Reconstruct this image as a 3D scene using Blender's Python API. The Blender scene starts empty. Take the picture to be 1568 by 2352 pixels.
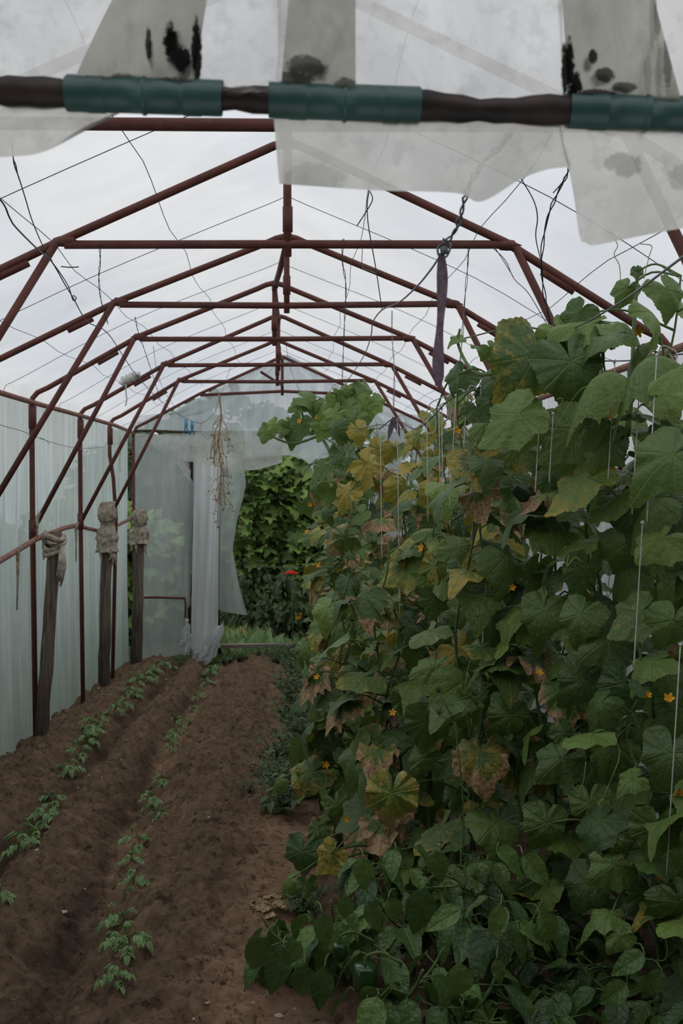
import bpy, math, random
import numpy as np
from mathutils import Vector, Matrix
R = random.Random(7)
NR = np.random.RandomState(11)
PI = math.pi
SC = bpy.context.scene
COL = SC.collection

# ------------------------------------------------------------------ camera
F = 2500.0                      # focal length in pixels of the 1568 x 2352 frame
CAMH = 1.50
VPX, VPY = 680.0, 1110.0        # where the tunnel's long axis vanishes
cam_d = bpy.data.cameras.new('camera'); cam = bpy.data.objects.new('camera', cam_d); COL.objects.link(cam)
cam_d.sensor_fit = 'VERTICAL'; cam_d.sensor_height = 36.0; cam_d.lens = F / 2352 * 36.0
yaw = math.atan((784 - VPX) / F); pitch = -math.atan((1176 - VPY) / F)
cam.location = (0, 0, CAMH)
cam.rotation_euler = (PI / 2 + pitch, 0, -yaw)
cam_d.clip_start = 0.05; cam_d.clip_end = 200
cam_d.dof.use_dof = True; cam_d.dof.focus_distance = 3.5; cam_d.dof.aperture_fstop = 9.0
SC.camera = cam
MROT = cam.rotation_euler.to_matrix()
CR, CU, CF = MROT @ Vector((1, 0, 0)), MROT @ Vector((0, 1, 0)), MROT @ Vector((0, 0, -1))
def at(px, py, Y):
    """point in the place at distance Y along the tunnel, read off the photograph"""
    d = MROT @ Vector(((px - 784) / F, -(py - 1176) / F, -1))
    return Vector((0, 0, CAMH)) + d * (Y / d.y)

# ------------------------------------------------------------------ sky and view
w = bpy.data.worlds.new('overcast_sky'); SC.world = w; w.use_nodes = True
nt = w.node_tree; nt.nodes.clear()
def N(nt, t, **k):
    n = nt.nodes.new(t)
    for a, b in k.items(): setattr(n, a, b)
    return n
out = N(nt, 'ShaderNodeOutputWorld'); bg = N(nt, 'ShaderNodeBackground')
tc = N(nt, 'ShaderNodeTexCoord'); sx = N(nt, 'ShaderNodeSeparateXYZ')
nz = N(nt, 'ShaderNodeTexNoise'); nz.inputs['Scale'].default_value = 3.2; nz.inputs['Detail'].default_value = 4
mpn = N(nt, 'ShaderNodeMapping'); mpn.inputs['Scale'].default_value = (1, 1, 2.6)
nt.links.new(tc.outputs['Generated'], mpn.inputs[0]); nt.links.new(mpn.outputs[0], nz.inputs['Vector'])
nt.links.new(tc.outputs['Generated'], sx.inputs[0])
cr = N(nt, 'ShaderNodeValToRGB')
cr.color_ramp.elements[0].position = .36; cr.color_ramp.elements[0].color = (.66, .70, .765, 1)
cr.color_ramp.elements[1].position = .60; cr.color_ramp.elements[1].color = (.84, .83, .825, 1)
nt.links.new(nz.outputs['Fac'], cr.inputs[0])
hr = N(nt, 'ShaderNodeMapRange'); hr.inputs['From Min'].default_value = -.05; hr.inputs['From Max'].default_value = .5
hr.inputs['To Min'].default_value = .72; hr.inputs['To Max'].default_value = 1.1
nt.links.new(sx.outputs['Z'], hr.inputs['Value'])
ml = N(nt, 'ShaderNodeVectorMath', operation='SCALE')
nt.links.new(cr.outputs[0], ml.inputs[0]); nt.links.new(hr.outputs[0], ml.inputs['Scale'])
nt.links.new(ml.outputs[0], bg.inputs[0]); bg.inputs[1].default_value = .87
nt.links.new(bg.outputs[0], out.inputs[0])
SC.view_settings.view_transform = 'Standard'; SC.view_settings.look = 'None'
SC.view_settings.exposure = 0.42; SC.view_settings.gamma = 1.0; SC.view_settings.use_curve_mapping = False
cy = SC.cycles
cy.max_bounces = 7; cy.diffuse_bounces = 3; cy.glossy_bounces = 2; cy.transmission_bounces = 4
cy.transparent_max_bounces = 12; cy.caustics_reflective = False; cy.caustics_refractive = False
cy.sample_clamp_indirect = 4

# ------------------------------------------------------------------ node helpers
def newmat(name):
    m = bpy.data.materials.new(name); m.use_nodes = True; m.node_tree.nodes.clear(); return m, m.node_tree
def L(nt, a, b): nt.links.new(a, b)
def coord(nt, kind='Object', scale=(1, 1, 1)):
    t = N(nt, 'ShaderNodeTexCoord'); m = N(nt, 'ShaderNodeMapping'); m.inputs['Scale'].default_value = scale
    L(nt, t.outputs[kind], m.inputs[0]); return m.outputs[0]
def wpos(nt): return N(nt, 'ShaderNodeNewGeometry').outputs['Position']
def noise(nt, vec, scale, detail=3, rough=.55, dist=0):
    n = N(nt, 'ShaderNodeTexNoise'); n.inputs['Scale'].default_value = scale; n.inputs['Detail'].default_value = detail
    n.inputs['Roughness'].default_value = rough; n.inputs['Distortion'].default_value = dist
    L(nt, vec, n.inputs['Vector']); return n.outputs['Fac']
def ramp(nt, fac, stops):
    r = N(nt, 'ShaderNodeValToRGB'); e = r.color_ramp.elements
    while len(e) < len(stops): e.new(.5)
    for k, (p, c) in enumerate(stops):
        e[k].position = p; e[k].color = tuple(c) + (1,) if len(c) == 3 else c
    L(nt, fac, r.inputs[0]); return r.outputs[0]
def g(v): return (v, v, v)
def mixc(nt, fac, a, b, mode='MIX'):
    n = N(nt, 'ShaderNodeMix', data_type='RGBA', blend_type=mode)
    for s, v in ((0, fac), (6, a), (7, b)):
        if hasattr(v, 'links'): L(nt, v, n.inputs[s])
        elif s == 0: n.inputs[0].default_value = v
        else: n.inputs[s].default_value = tuple(v) + (1,)
    return n.outputs[2]
def math_(nt, op, a, b=None, c=None, clamp=False):
    n = N(nt, 'ShaderNodeMath', operation=op); n.use_clamp = clamp
    for s, v in enumerate((a, b, c)):
        if v is None: continue
        if hasattr(v, 'links'): L(nt, v, n.inputs[s])
        else: n.inputs[s].default_value = v
    return n.outputs[0]
def bump(nt, h, strength=.3, dist=.01):
    b = N(nt, 'ShaderNodeBump'); b.inputs['Strength'].default_value = strength; b.inputs['Distance'].default_value = dist
    L(nt, h, b.inputs['Height']); return b.outputs[0]
def principled(nt, col, rough=.5, spec=.5, nrm=None, metal=0):
    p = N(nt, 'ShaderNodeBsdfPrincipled')
    for s, v in (('Base Color', col), ('Roughness', rough), ('Specular IOR Level', spec), ('Metallic', metal)):
        if hasattr(v, 'links'): L(nt, v, p.inputs[s])
        elif s == 'Base Color': p.inputs[s].default_value = tuple(v) + (1,)
        else: p.inputs[s].default_value = v
    if nrm is not None: L(nt, nrm, p.inputs['Normal'])
    return p.outputs[0]
def shmix(nt, f, a, b):
    m = N(nt, 'ShaderNodeMixShader')
    if hasattr(f, 'links'): L(nt, f, m.inputs[0])
    else: m.inputs[0].default_value = f
    L(nt, a, m.inputs[1]); L(nt, b, m.inputs[2]); return m.outputs[0]
def finish(nt, s):
    o = N(nt, 'ShaderNodeOutputMaterial'); L(nt, s, o.inputs[0])
def simple(name, c1, c2, scale=20, rough=.6, spec=.4, bs=.2, bd=.004, sc3=(1, 1, 1), metal=0):
    m, nt = newmat(name); v = coord(nt, 'Object', sc3); n1 = noise(nt, v, scale, 4)
    col = ramp(nt, n1, [(.35, c1), (.65, c2)])
    finish(nt, principled(nt, col, rough, spec, bump(nt, n1, bs, bd), metal)); return m

def plastic(name, transp, diff_w, tint, streak=(1, 1, 1), dirt=(.3, .28, .2), dirt_amt=.3, stretch_b=8.0, spots=None, algae=None, tt=(.96, .97, .98), scat=0.0):
    """thin polythene film: some light straight through, some scattered through, a little gloss"""
    m, nt = newmat(name)
    v = coord(nt, 'Object', streak); n1 = noise(nt, v, stretch_b, 5, .6, .6); n2 = noise(nt, v, stretch_b * 5, 4, .65)
    c = ramp(nt, n1, [(.32, tuple(x * .74 for x in tint)), (.66, tint)])
    fac = math_(nt, 'MULTIPLY', ramp(nt, n2, [(.5, g(0)), (.78, g(1))]), dirt_amt)
    c = mixc(nt, fac, c, dirt)
    if algae is not None:                           # algae film growing on the lower part of the sheet
        vo = wpos(nt); s = N(nt, 'ShaderNodeSeparateXYZ'); L(nt, vo, s.inputs[0])
        a = math_(nt, 'MULTIPLY_ADD', noise(nt, v, 6, 4), .9, math_(nt, 'MULTIPLY', s.outputs['Z'], -.75))
        a = math_(nt, 'ADD', a, algae[1], clamp=True)
        c = mixc(nt, a, c, algae[0])
    dk = None
    if spots:                                       # mould blotches with their own place and shape on the sheet
        vo = wpos(nt)
        nn = math_(nt, 'MULTIPLY_ADD', noise(nt, vo, 130, 6, .75), 1.6, -.3); nn2 = noise(nt, vo, 60, 3, .6)
        for (x, z, rx, rz, amt) in spots:
            mp = N(nt, 'ShaderNodeMapping', vector_type='POINT'); L(nt, vo, mp.inputs[0])
            mp.inputs['Location'].default_value = (-x / rx, 0, -z / rz); mp.inputs['Scale'].default_value = (1 / rx, 0, 1 / rz)
            ln = N(nt, 'ShaderNodeVectorMath', operation='LENGTH'); L(nt, mp.outputs[0], ln.inputs[0])
            k = math_(nt, 'SUBTRACT', 1.15, ln.outputs['Value'], clamp=True)
            k = math_(nt, 'MULTIPLY', k, math_(nt, 'ADD', nn, nn2)); k = math_(nt, 'MULTIPLY_ADD', k, 5.5, -2.6 + .6 * (1 - amt), clamp=True)
            k = math_(nt, 'MULTIPLY', k, amt)
            dk = k if dk is None else math_(nt, 'MAXIMUM', dk, k)
        c = mixc(nt, dk, c, (.018, .018, .015))
    nb = bump(nt, n1, .5, .02)
    tr = N(nt, 'ShaderNodeBsdfTranslucent'); L(nt, c, tr.inputs[0]); L(nt, nb, tr.inputs['Normal'])
    df = principled(nt, c, .35, .35, nb)
    tp = N(nt, 'ShaderNodeBsdfTransparent'); tp.inputs[0].default_value = tuple(tt) + (1,)
    s = shmix(nt, diff_w, tr.outputs[0], df)
    tf = math_(nt, 'MULTIPLY', ramp(nt, n1, [(.3, g(.8)), (.7, g(1))]), transp)
    if dk is not None: tf = math_(nt, 'MULTIPLY', tf, math_(nt, 'SUBTRACT', 1, dk))
    if scat:                                        # milky film passes most light on forwards, only blurred
        rf = N(nt, 'ShaderNodeBsdfRefraction'); rf.inputs['Roughness'].default_value = .55; rf.inputs['IOR'].default_value = 1.25
        L(nt, c, rf.inputs['Color']); L(nt, nb, rf.inputs['Normal']); s = shmix(nt, scat, s, rf.outputs[0])
    s = shmix(nt, tf, s, tp.outputs[0]); finish(nt, s); return m

M = {}
SPOTS = [(-.134, 1.975, .014, .034, 1.0), (-.122, 1.955, .016, .025, 1.0), (-.158, 1.972, .005, .028, .9), (-.107, 1.968, .008, .055, 1.0), (-.178, 1.933, .03, .012, .7), (-.15, 1.93, .05, .010, .8), (.012, 1.950, .035, .018, .75), (.0, 1.935, .03, .016, .8), (.055, 1.930, .02, .012, .7), (.298, 1.955, .009, .05, 1.0), (.305, 1.93, .012, .03, 1.0), (.323, 1.964, .008, .013, .95), (.338, 1.946, .02, .012, .85), (.36, 1.935, .022, .010, .8), (.33, 1.925, .04, .008, .9), (.395, 2.02, .006, .06, .5), (.405, 1.96, .007, .05, .6), (.385, 1.95, .006, .04, .35)]
M['roof_film'] = plastic('roof_film', .66, .25, (.93, .95, .97), (1, 1, 1), (.5, .5, .5), .15, 1.3)
M['wall_film'] = plastic('wall_film', .16, .30, (.76, .87, .83), (1, 9, .55), (.34, .36, .32), .35, 1.6, algae=((.34, .46, .36), -.05))
M['right_film'] = plastic('right_film', .25, .25, (.80, .84, .86), (1, 7, .5), (.34, .36, .32), .3, 1.6)
M['end_film'] = plastic('end_film', .42, .25, (.76, .84, .84), (5, 1, .7), (.40, .42, .38), .3, 1.8)
M['gable_film'] = plastic('gable_film', .22, .3, (.78, .86, .88), (7, 1, .5), (.40, .44, .42), .3, 1.6)
M['curtain_film'] = plastic('curtain_film', .08, .3, (.92, .96, .97), (12, 1, .4), (.5, .5, .46), .25, 2)
M['swag_film'] = plastic('swag_film', .22, .35, (.78, .80, .76), (2, 1, 1.5), (.35, .33, .27), .6, 3)
M['front_film'] = plastic('front_film', .12, .10, (.98, .96, .93), (1, 1, 1), (.42, .41, .40), .55, 7, scat=.62,
    spots=SPOTS)
M['flap_film'] = plastic('flap_film', .10, .2, (.90, .88, .81), (1, 1, 1), (.40, .38, .33), .5, 6, scat=.5,
    spots=[(.02, 1.83, .05, .03, .25), (.43, 1.84, .03, .02, .3), (.36, 1.85, .03, .02, .4)])
M['folded_film'] = plastic('folded_film', .05, .25, (.84, .84, .73), (1, 1, .6), (.33, .32, .25), .6, 5, scat=.45,
    spots=SPOTS)

# painted steel tube: red oxide with rust
m, nt = newmat('red_oxide_steel'); v = coord(nt); n1 = noise(nt, v, 40, 5, .7); n2 = noise(nt, v, 7, 3)
c = ramp(nt, n2, [(.3, (.085, .026, .022)), (.7, (.15, .048, .036))])
c = mixc(nt, ramp(nt, n1, [(.52, g(0)), (.68, g(1))]), c, (.13, .062, .034))
finish(nt, principled(nt, c, .62, .35, bump(nt, n1, .3, .002))); M['steel'] = m
M['pale_steel'] = simple('weathered_pink_paint', (.22, .10, .075), (.34, .19, .15), 22, .75, .2)
M['dark_pipe'] = simple('mouldy_dark_pipe', (.008, .007, .006), (.055, .034, .026), 16, .55, .4, .5, .003, (1, 2, 2))
M['green_clip'] = simple('green_plastic', (.030, .085, .076), (.055, .13, .118), 12, .38, .5, .1, .001)
M['clip_dark'] = simple('green_plastic_lip', (.012, .040, .040), (.02, .060, .058), 12, .5, .4, .1, .001)
m, nt = newmat('weathered_wood'); v = coord(nt, 'Object', (1, 1, .06)); n1 = noise(nt, v, 60, 5, .6, .4)
c = ramp(nt, n1, [(.3, (.06, .044, .035)), (.7, (.25, .20, .16))])
s_ = N(nt, 'ShaderNodeSeparateXYZ'); L(nt, wpos(nt), s_.inputs[0])
dampf = math_(nt, 'MULTIPLY_ADD', s_.outputs['Z'], -5, 1.9, clamp=True)      # the foot of the post is soaked dark by wet soil
c = mixc(nt, math_(nt, 'MULTIPLY', dampf, noise(nt, coord(nt), 5)), c, (.012, .009, .008))
finish(nt, principled(nt, c, .85, .2, bump(nt, n1, .8, .006))); M['wood'] = m
M['dark_wood'] = simple('dark_wood', (.02, .013, .011), (.06, .036, .028), 30, .8, .2, .5, .004, (1, 1, .1))
M['plank'] = simple('grey_plank', (.16, .13, .11), (.30, .26, .22), 30, .85, .2, .4, .004, (.1, 1, 1))
M['rag'] = simple('grey_rag_film', (.22, .18, .13), (.56, .49, .39), 30, .8, .3, .6, .006)
M['wire'] = simple('dull_wire', (.025, .025, .03), (.07, .07, .08), 60, .45, .5, .1, .001, metal=.4)
M['grey_wire'] = simple('galvanised_wire', (.10, .11, .12), (.20, .21, .22), 60, .45, .5, .1, .001, metal=.5)
M['roof_wire'] = simple('thin_grey_wire', (.13, .14, .15), (.22, .23, .24), 60, .6, .3, .1, .001)
M['twine'] = simple('white_twine', (.52, .52, .50), (.74, .74, .72), 200, .9, .1, .3, .001)
M['white_film'] = simple('bunched_white_film', (.55, .56, .55), (.82, .82, .80), 40, .5, .4, .6, .006)
M['strap'] = simple('mauve_strap', (.13, .095, .12), (.23, .17, .20), 90, .8, .2, .3, .002)
M['peg'] = simple('blue_plastic', (.03, .26, .50), (.05, .36, .62), 30, .4, .5)
M['straw'] = simple('dried_stalk', (.22, .13, .06), (.42, .28, .15), 60, .9, .1)
M['pebble'] = simple('pale_stone', (.30, .23, .17), (.58, .50, .41), 40, .8, .2, .3, .002)
M['petal'] = simple('yellow_petal', (.62, .28, .02), (.75, .40, .03), 60, .6, .2)
M['red_petal'] = simple('scarlet_petal', (.75, .02, .01), (.85, .045, .02), 60, .6, .2)
M['white_petal'] = simple('white_petal', (.6, .6, .55), (.8, .8, .75), 60, .6, .2)
M['stem'] = simple('green_stem', (.075, .13, .04), (.13, .20, .07), 30, .6, .3)
M['bark'] = simple('woody_stem', (.05, .035, .025), (.10, .075, .05), 30, .9, .1)
M['tendril'] = simple('pale_tendril', (.20, .28, .09), (.30, .38, .15), 30, .5, .3)
M['cuke'] = simple('cucumber_skin', (.02, .055, .02), (.05, .10, .035), 50, .5, .4, .5, .004)
M['pepper'] = simple('glossy_green_pepper', (.012, .045, .012), (.022, .07, .018), 9, .16, .6, .05, .001)
M['dill'] = simple('dill_umbel', (.09, .12, .03), (.16, .20, .05), 40, .8, .2)

# leaf: layer 'blade' = place on the blade, 'state' = (yellowing, brown rim), 'tone' = (tone, speckle)
def leafmat(name, dark, light, veins=((0, 1), (.8, .6), (-.8, .6), (.95, -.3), (-.95, -.3)), pinnate=False, trans=.22, rough=.44, vein_k=1.5):
    m, nt = newmat(name)
    def uv(nm):
        a = N(nt, 'ShaderNodeUVMap', uv_map=nm); s = N(nt, 'ShaderNodeSeparateXYZ'); L(nt, a.outputs[0], s.inputs[0]); return a.outputs[0], s.outputs['X'], s.outputs['Y']
    pv, px, py = uv('blade'); _, ye, br = uv('state'); _, tone, spk = uv('tone')
    vo = coord(nt)
    nA = noise(nt, vo, 26, 4, .6); nB = noise(nt, vo, 90, 3, .6); nC = noise(nt, vo, 160, 2, .5)
    c = mixc(nt, tone, dark, light)
    # distance to the veins
    d = None
    if pinnate:
        d = math_(nt, 'ABSOLUTE', px)
        t = math_(nt, 'MULTIPLY_ADD', math_(nt, 'ABSOLUTE', px), -.8, py)
        t = math_(nt, 'PINGPONG', t, .085); t = math_(nt, 'MULTIPLY', t, 2.6)
        d = math_(nt, 'MINIMUM', d, t)
    else:
        for (vx, vy) in veins:
            l = math.hypot(vx, vy); vx, vy = vx / l, vy / l
            cx = math_(nt, 'ABSOLUTE', math_(nt, 'SUBTRACT', math_(nt, 'MULTIPLY', px, vy), math_(nt, 'MULTIPLY', py, vx)))
            dt = math_(nt, 'ADD', math_(nt, 'MULTIPLY', px, vx), math_(nt, 'MULTIPLY', py, vy))
            pen = math_(nt, 'MULTIPLY', math_(nt, 'LESS_THAN', dt, 0), 5)
            q = math_(nt, 'ADD', cx, pen); d = q if d is None else math_(nt, 'MINIMUM', d, q)
    vm = math_(nt, 'SUBTRACT', 1, math_(nt, 'MULTIPLY', d, 45), clamp=True)
    # yellow mottling
    rl = N(nt, 'ShaderNodeVectorMath', operation='LENGTH'); L(nt, pv, rl.inputs[0]); rad = rl.outputs['Value']
    yf = math_(nt, 'MULTIPLY_ADD', nA, .75, math_(nt, 'MULTIPLY', rad, .40)); yf = math_(nt, 'MULTIPLY_ADD', nB, .55, yf)
    yf = math_(nt, 'ADD', yf, math_(nt, 'MULTIPLY_ADD', ye, .95, -1.36)); yf = math_(nt, 'MULTIPLY', yf, 4, clamp=True); yf = math_(nt, 'MULTIPLY', yf, .9)
    yc = ramp(nt, nB, [(.3, (.26, .27, .05)), (.5, (.45, .34, .06)), (.72, (.52, .32, .04))])
    c = mixc(nt, math_(nt, 'MULTIPLY', vm, .28), c, tuple(x * vein_k for x in light)); c = mixc(nt, yf, c, yc)
    # brown papery rim
    bf = math_(nt, 'MULTIPLY_ADD', nA, .8, math_(nt, 'MULTIPLY', rad, 1.25))
    bf = math_(nt, 'ADD', bf, math_(nt, 'MULTIPLY_ADD', br, 1.1, -1.62)); bf = math_(nt, 'MULTIPLY', bf, 9, clamp=True)
    c = mixc(nt, bf, c, ramp(nt, nB, [(.3, (.20, .10, .045)), (.6, (.55, .36, .19))]))
    # small pale speckles
    sf = math_(nt, 'MULTIPLY', math_(nt, 'GREATER_THAN', math_(nt, 'MULTIPLY_ADD', nA, .5, nC), .93), spk)
    c = mixc(nt, sf, c, (.50, .36, .18))
    h = math_(nt, 'MULTIPLY_ADD', vm, -.45, math_(nt, 'MULTIPLY', noise(nt, vo, 62, 2, .5), 1.3)); nb = bump(nt, h, .8, .006)
    p = principled(nt, c, rough, .48, nb)
    tr = N(nt, 'ShaderNodeBsdfTranslucent'); L(nt, mixc(nt, .5, c, (.14, .22, .03)), tr.inputs[0])
    finish(nt, shmix(nt, trans, p, tr.outputs[0])); return m
M['leaf'] = leafmat('cucumber_leaf', (.048, .104, .034), (.20, .31, .062))
M['pleaf'] = leafmat('pepper_leaf', (.036, .09, .032), (.15, .26, .062), pinnate=True, rough=.33, vein_k=1.7)
M['tleaf'] = leafmat('tomato_leaf', (.15, .27, .09), (.26, .42, .15), pinnate=True)
M['gleaf'] = leafmat('grape_leaf', (.09, .17, .04), (.28, .44, .09), rough=.4)
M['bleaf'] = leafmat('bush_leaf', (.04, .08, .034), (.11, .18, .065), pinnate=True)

# soil
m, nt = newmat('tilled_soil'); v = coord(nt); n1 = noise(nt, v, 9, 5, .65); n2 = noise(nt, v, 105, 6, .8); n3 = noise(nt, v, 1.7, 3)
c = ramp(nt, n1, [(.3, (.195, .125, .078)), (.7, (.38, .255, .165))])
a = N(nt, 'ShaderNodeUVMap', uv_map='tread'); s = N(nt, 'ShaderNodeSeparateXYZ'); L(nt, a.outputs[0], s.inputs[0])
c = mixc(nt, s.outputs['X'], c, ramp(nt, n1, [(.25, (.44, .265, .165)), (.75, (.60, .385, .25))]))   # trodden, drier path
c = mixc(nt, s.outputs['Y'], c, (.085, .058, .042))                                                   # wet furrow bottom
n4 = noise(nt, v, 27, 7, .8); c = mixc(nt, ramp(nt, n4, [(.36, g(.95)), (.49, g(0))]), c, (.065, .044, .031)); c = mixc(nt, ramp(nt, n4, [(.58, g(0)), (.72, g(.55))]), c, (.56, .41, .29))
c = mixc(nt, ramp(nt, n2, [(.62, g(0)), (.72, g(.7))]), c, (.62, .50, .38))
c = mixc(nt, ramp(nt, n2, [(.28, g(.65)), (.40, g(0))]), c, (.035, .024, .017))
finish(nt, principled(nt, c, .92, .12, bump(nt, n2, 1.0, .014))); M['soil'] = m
M['grass_soil'] = simple('yard_soil', (.03, .04, .015), (.08, .10, .035), 6, .95, .1, .6, .02)

# ------------------------------------------------------------------ mesh helpers
def base_of(o):
    b_ = Vector((0, 0, 0))
    while o is not None: b_ += o.location; o = o.parent
    return b_
class MB:
    def __init__(s): s.v = []; s.f = []
    def add(s, vs, fs):
        o = len(s.v); s.v.extend([tuple(p) for p in vs]); s.f.extend([tuple(i + o for i in q) for q in fs])
    def tube(s, pts, r, n=8, cap=True):
        pts = [Vector(p) for p in pts]; m_ = len(pts)
        rs = r if isinstance(r, (list, tuple)) else [r] * m_
        t = (pts[1] - pts[0]).normalized(); up = Vector((0, 0, 1)) if abs(t.z) < .9 else Vector((1, 0, 0))
        a = t.cross(up).normalized(); vs = []
        for i, p in enumerate(pts):
            if i == 0: tt = pts[1] - pts[0]
            elif i == m_ - 1: tt = pts[-1] - pts[-2]
            else: tt = (pts[i + 1] - pts[i]).normalized() + (pts[i] - pts[i - 1]).normalized()
            if tt.length < 1e-9: tt = t
            tt = tt.normalized(); a = a - tt * a.dot(tt)
            a = a.normalized() if a.length > 1e-6 else tt.orthogonal().normalized()
            b = tt.cross(a); t = tt
            for k in range(n):
                q = 2 * PI * k / n; vs.append(p + (a * math.cos(q) + b * math.sin(q)) * rs[i])
        fs = [(i * n + k, i * n + (k + 1) % n, (i + 1) * n + (k + 1) % n, (i + 1) * n + k) for i in range(m_ - 1) for k in range(n)]
        if cap: fs += [tuple(range(n))[::-1], tuple(range((m_ - 1) * n, m_ * n))]
        s.add(vs, fs)
    def box(s, c, h, rot=None):
        vs = [Vector((x * h[0], y * h[1], z * h[2])) for x in (-1, 1) for y in (-1, 1) for z in (-1, 1)]
        if rot is not None: vs = [rot @ p for p in vs]
        c = Vector(c); s.add([p + c for p in vs], [(0, 1, 3, 2), (4, 6, 7, 5), (0, 4, 5, 1), (2, 3, 7, 6), (0, 2, 6, 4), (1, 5, 7, 3)])
    def blob(s, c, r, n=8, m_=6, jit=.15, rnd=R, sq=(1, 1, 1)):
        c = Vector(c); vs = []
        for i in range(m_ + 1):
            th = PI * i / m_
            for k in range(n):
                q = 2 * PI * k / n; j = 1 + rnd.uniform(-jit, jit)
                vs.append(c + Vector((math.sin(th) * math.cos(q) * sq[0], math.sin(th) * math.sin(q) * sq[1], math.cos(th) * sq[2])) * r * (j if 0 < i < m_ else 1))
        s.add(vs, [(i * n + k, i * n + (k + 1) % n, (i + 1) * n + (k + 1) % n, (i + 1) * n + k) for i in range(m_) for k in range(n)])
    def grid(s, rows):
        nu = len(rows[0]); vs = [p for r_ in rows for p in r_]
        s.add(vs, [(j * nu + i, j * nu + i + 1, (j + 1) * nu + i + 1, (j + 1) * nu + i) for j in range(len(rows) - 1) for i in range(nu - 1)])
    def build(s, name, mat, parent=None, smooth=True):
        me = bpy.data.meshes.new(name); me.from_pydata(s.v, [], s.f); me.materials.append(mat)
        if smooth: me.polygons.foreach_set('use_smooth', [True] * len(me.polygons))
        me.update(); o = bpy.data.objects.new(name, me); COL.objects.link(o)
        if parent is not None:
            o.parent = parent; o.matrix_parent_inverse = Matrix.Identity(4)
            me.transform(Matrix.Translation(-base_of(parent)))
        return o
def tag(o, label=None, cat=None, group=None, kind=None):
    if label: o['label'] = label
    if cat: o['category'] = cat
    if group: o['group'] = group
    if kind: o['kind'] = kind
    return o
def empty(name, loc, label=None, cat=None, group=None, rz=0):
    o = bpy.data.objects.new(name, None); COL.objects.link(o); o.location = loc; o.rotation_euler = (0, 0, rz)
    o.empty_display_size = .1; return tag(o, label, cat, group)
KIDS = {}
def copy_tree(o, parent=None):
    c = o.copy(); COL.objects.link(c)
    if parent is not None: c.parent = parent
    for ch in [x for x in COL.objects if x.parent == o]: copy_tree(ch, c)
    return c
ORD = ['nearest', 'second', 'third', 'fourth', 'fifth', 'sixth', 'seventh', 'eighth', 'ninth', 'tenth', 'eleventh', 'twelfth', 'thirteenth',
       'fourteenth', 'fifteenth', 'sixteenth', 'seventeenth', 'eighteenth', 'nineteenth', 'twentieth', 'twenty-first', 'twenty-second', 'twenty-third', 'twenty-fourth']
def spline(pts, n=6):
    pts = [Vector(p) for p in pts]; o = []
    P = [pts[0] * 2 - pts[1]] + pts + [pts[-1] * 2 - pts[-2]]
    for i in range(1, len(P) - 2):
        for k in range(n):
            t = k / n; a, b, c, d = P[i - 1], P[i], P[i + 1], P[i + 2]
            o.append(.5 * ((2 * b) + (c - a) * t + (2 * a - 5 * b + 4 * c - d) * t * t + (3 * b - a - 3 * c + d) * t ** 3))
    return o + [pts[-1]]

# noise in numpy
def vnoise(x, y, seed):
    rs = np.random.RandomState(seed); T = rs.rand(256, 256)
    xi = np.floor(x).astype(int); yi = np.floor(y).astype(int); fx = x - xi; fy = y - yi
    fx = fx * fx * (3 - 2 * fx); fy = fy * fy * (3 - 2 * fy)
    a = T[xi & 255, yi & 255]; b = T[(xi + 1) & 255, yi & 255]; c = T[xi & 255, (yi + 1) & 255]; d = T[(xi + 1) & 255, (yi + 1) & 255]
    return (a * (1 - fx) + b * fx) * (1 - fy) + (c * (1 - fx) + d * fx) * fy

# ------------------------------------------------------------------ ground
XL, XR, XC = -1.62, 1.42, -0.12          # plastic walls and ridge line
def g0(Y): return CAMH - 1.56 - .0475 * (Y - 6.6)
def furrow_x2(Y): return -.80 + .14 * np.clip((6.2 - Y) / 3.4, 0, 1)
def soil_h(x, Y):
    x = np.asarray(x, float); Y = np.asarray(Y, float)
    wob = .04 * (vnoise(Y * 1.3, Y * 0, 3) - .5) + .05 * (vnoise(Y * 3.7, x * 0 + 3, 13) - .5) + .03 * (vnoise(Y * 11, x * 0 + 9, 14) - .5); dm = .55 + .8 * vnoise(Y * 2.4, x * 3, 15)
    def trough(c, wd, dp): return -dp * dm * np.exp(-((x - c - wob) / wd) ** 2)
    h = .03 * np.exp(-((x + .95) / .10) ** 2) + .05 * np.exp(-((x + .36) / .17) ** 2) + .05 * np.exp(-((x + 1.40) / .13) ** 2)
    h = h + trough(-1.13, .065, .050) + trough(furrow_x2(Y), .10, .072) - .02 * np.exp(-((x + .02) / .16) ** 2)
    path = np.clip(1 - np.abs(x + .02) / .2, 0, 1)
    rough = 1 - .75 * path
    h = h + rough * (.045 * (vnoise(x * 8, Y * 8, 1) - .5) + .030 * (vnoise(x * 24, Y * 24, 2) - .5))
    h = h + rough * .034 * np.clip(vnoise(x * 15, Y * 15, 17) - .52, 0, .3) * 2 - rough * .05 * np.clip(.33 - vnoise(x * 19, Y * 19, 18), 0, 1) * 2
    c = vnoise(x * 55, Y * 55, 5); h = h + rough * .020 * np.clip(c - .55, 0, 1) * 2.2 - rough * .024 * np.clip(.36 - vnoise(x * 34, Y * 34, 8), 0, 1) * 3
    h = h + rough * .006 * (vnoise(x * 130, Y * 130, 6) - .5)
    return g0(Y) + h
def gz(x, Y): return float(soil_h(np.array([x]), np.array([Y]))[0])
xs = np.concatenate([np.arange(XL - .06, .25, .0075), np.arange(.25, XR + .08, .03)])
ys = [1.1]
while ys[-1] < 10.8: ys.append(ys[-1] + max(.006, .0024 * ys[-1]))
ys = np.array(ys); X, Yg = np.meshgrid(xs, ys); Z = soil_h(X, Yg)
nx = len(xs); V = np.stack([X, Yg, Z], -1).reshape(-1, 3)
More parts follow.
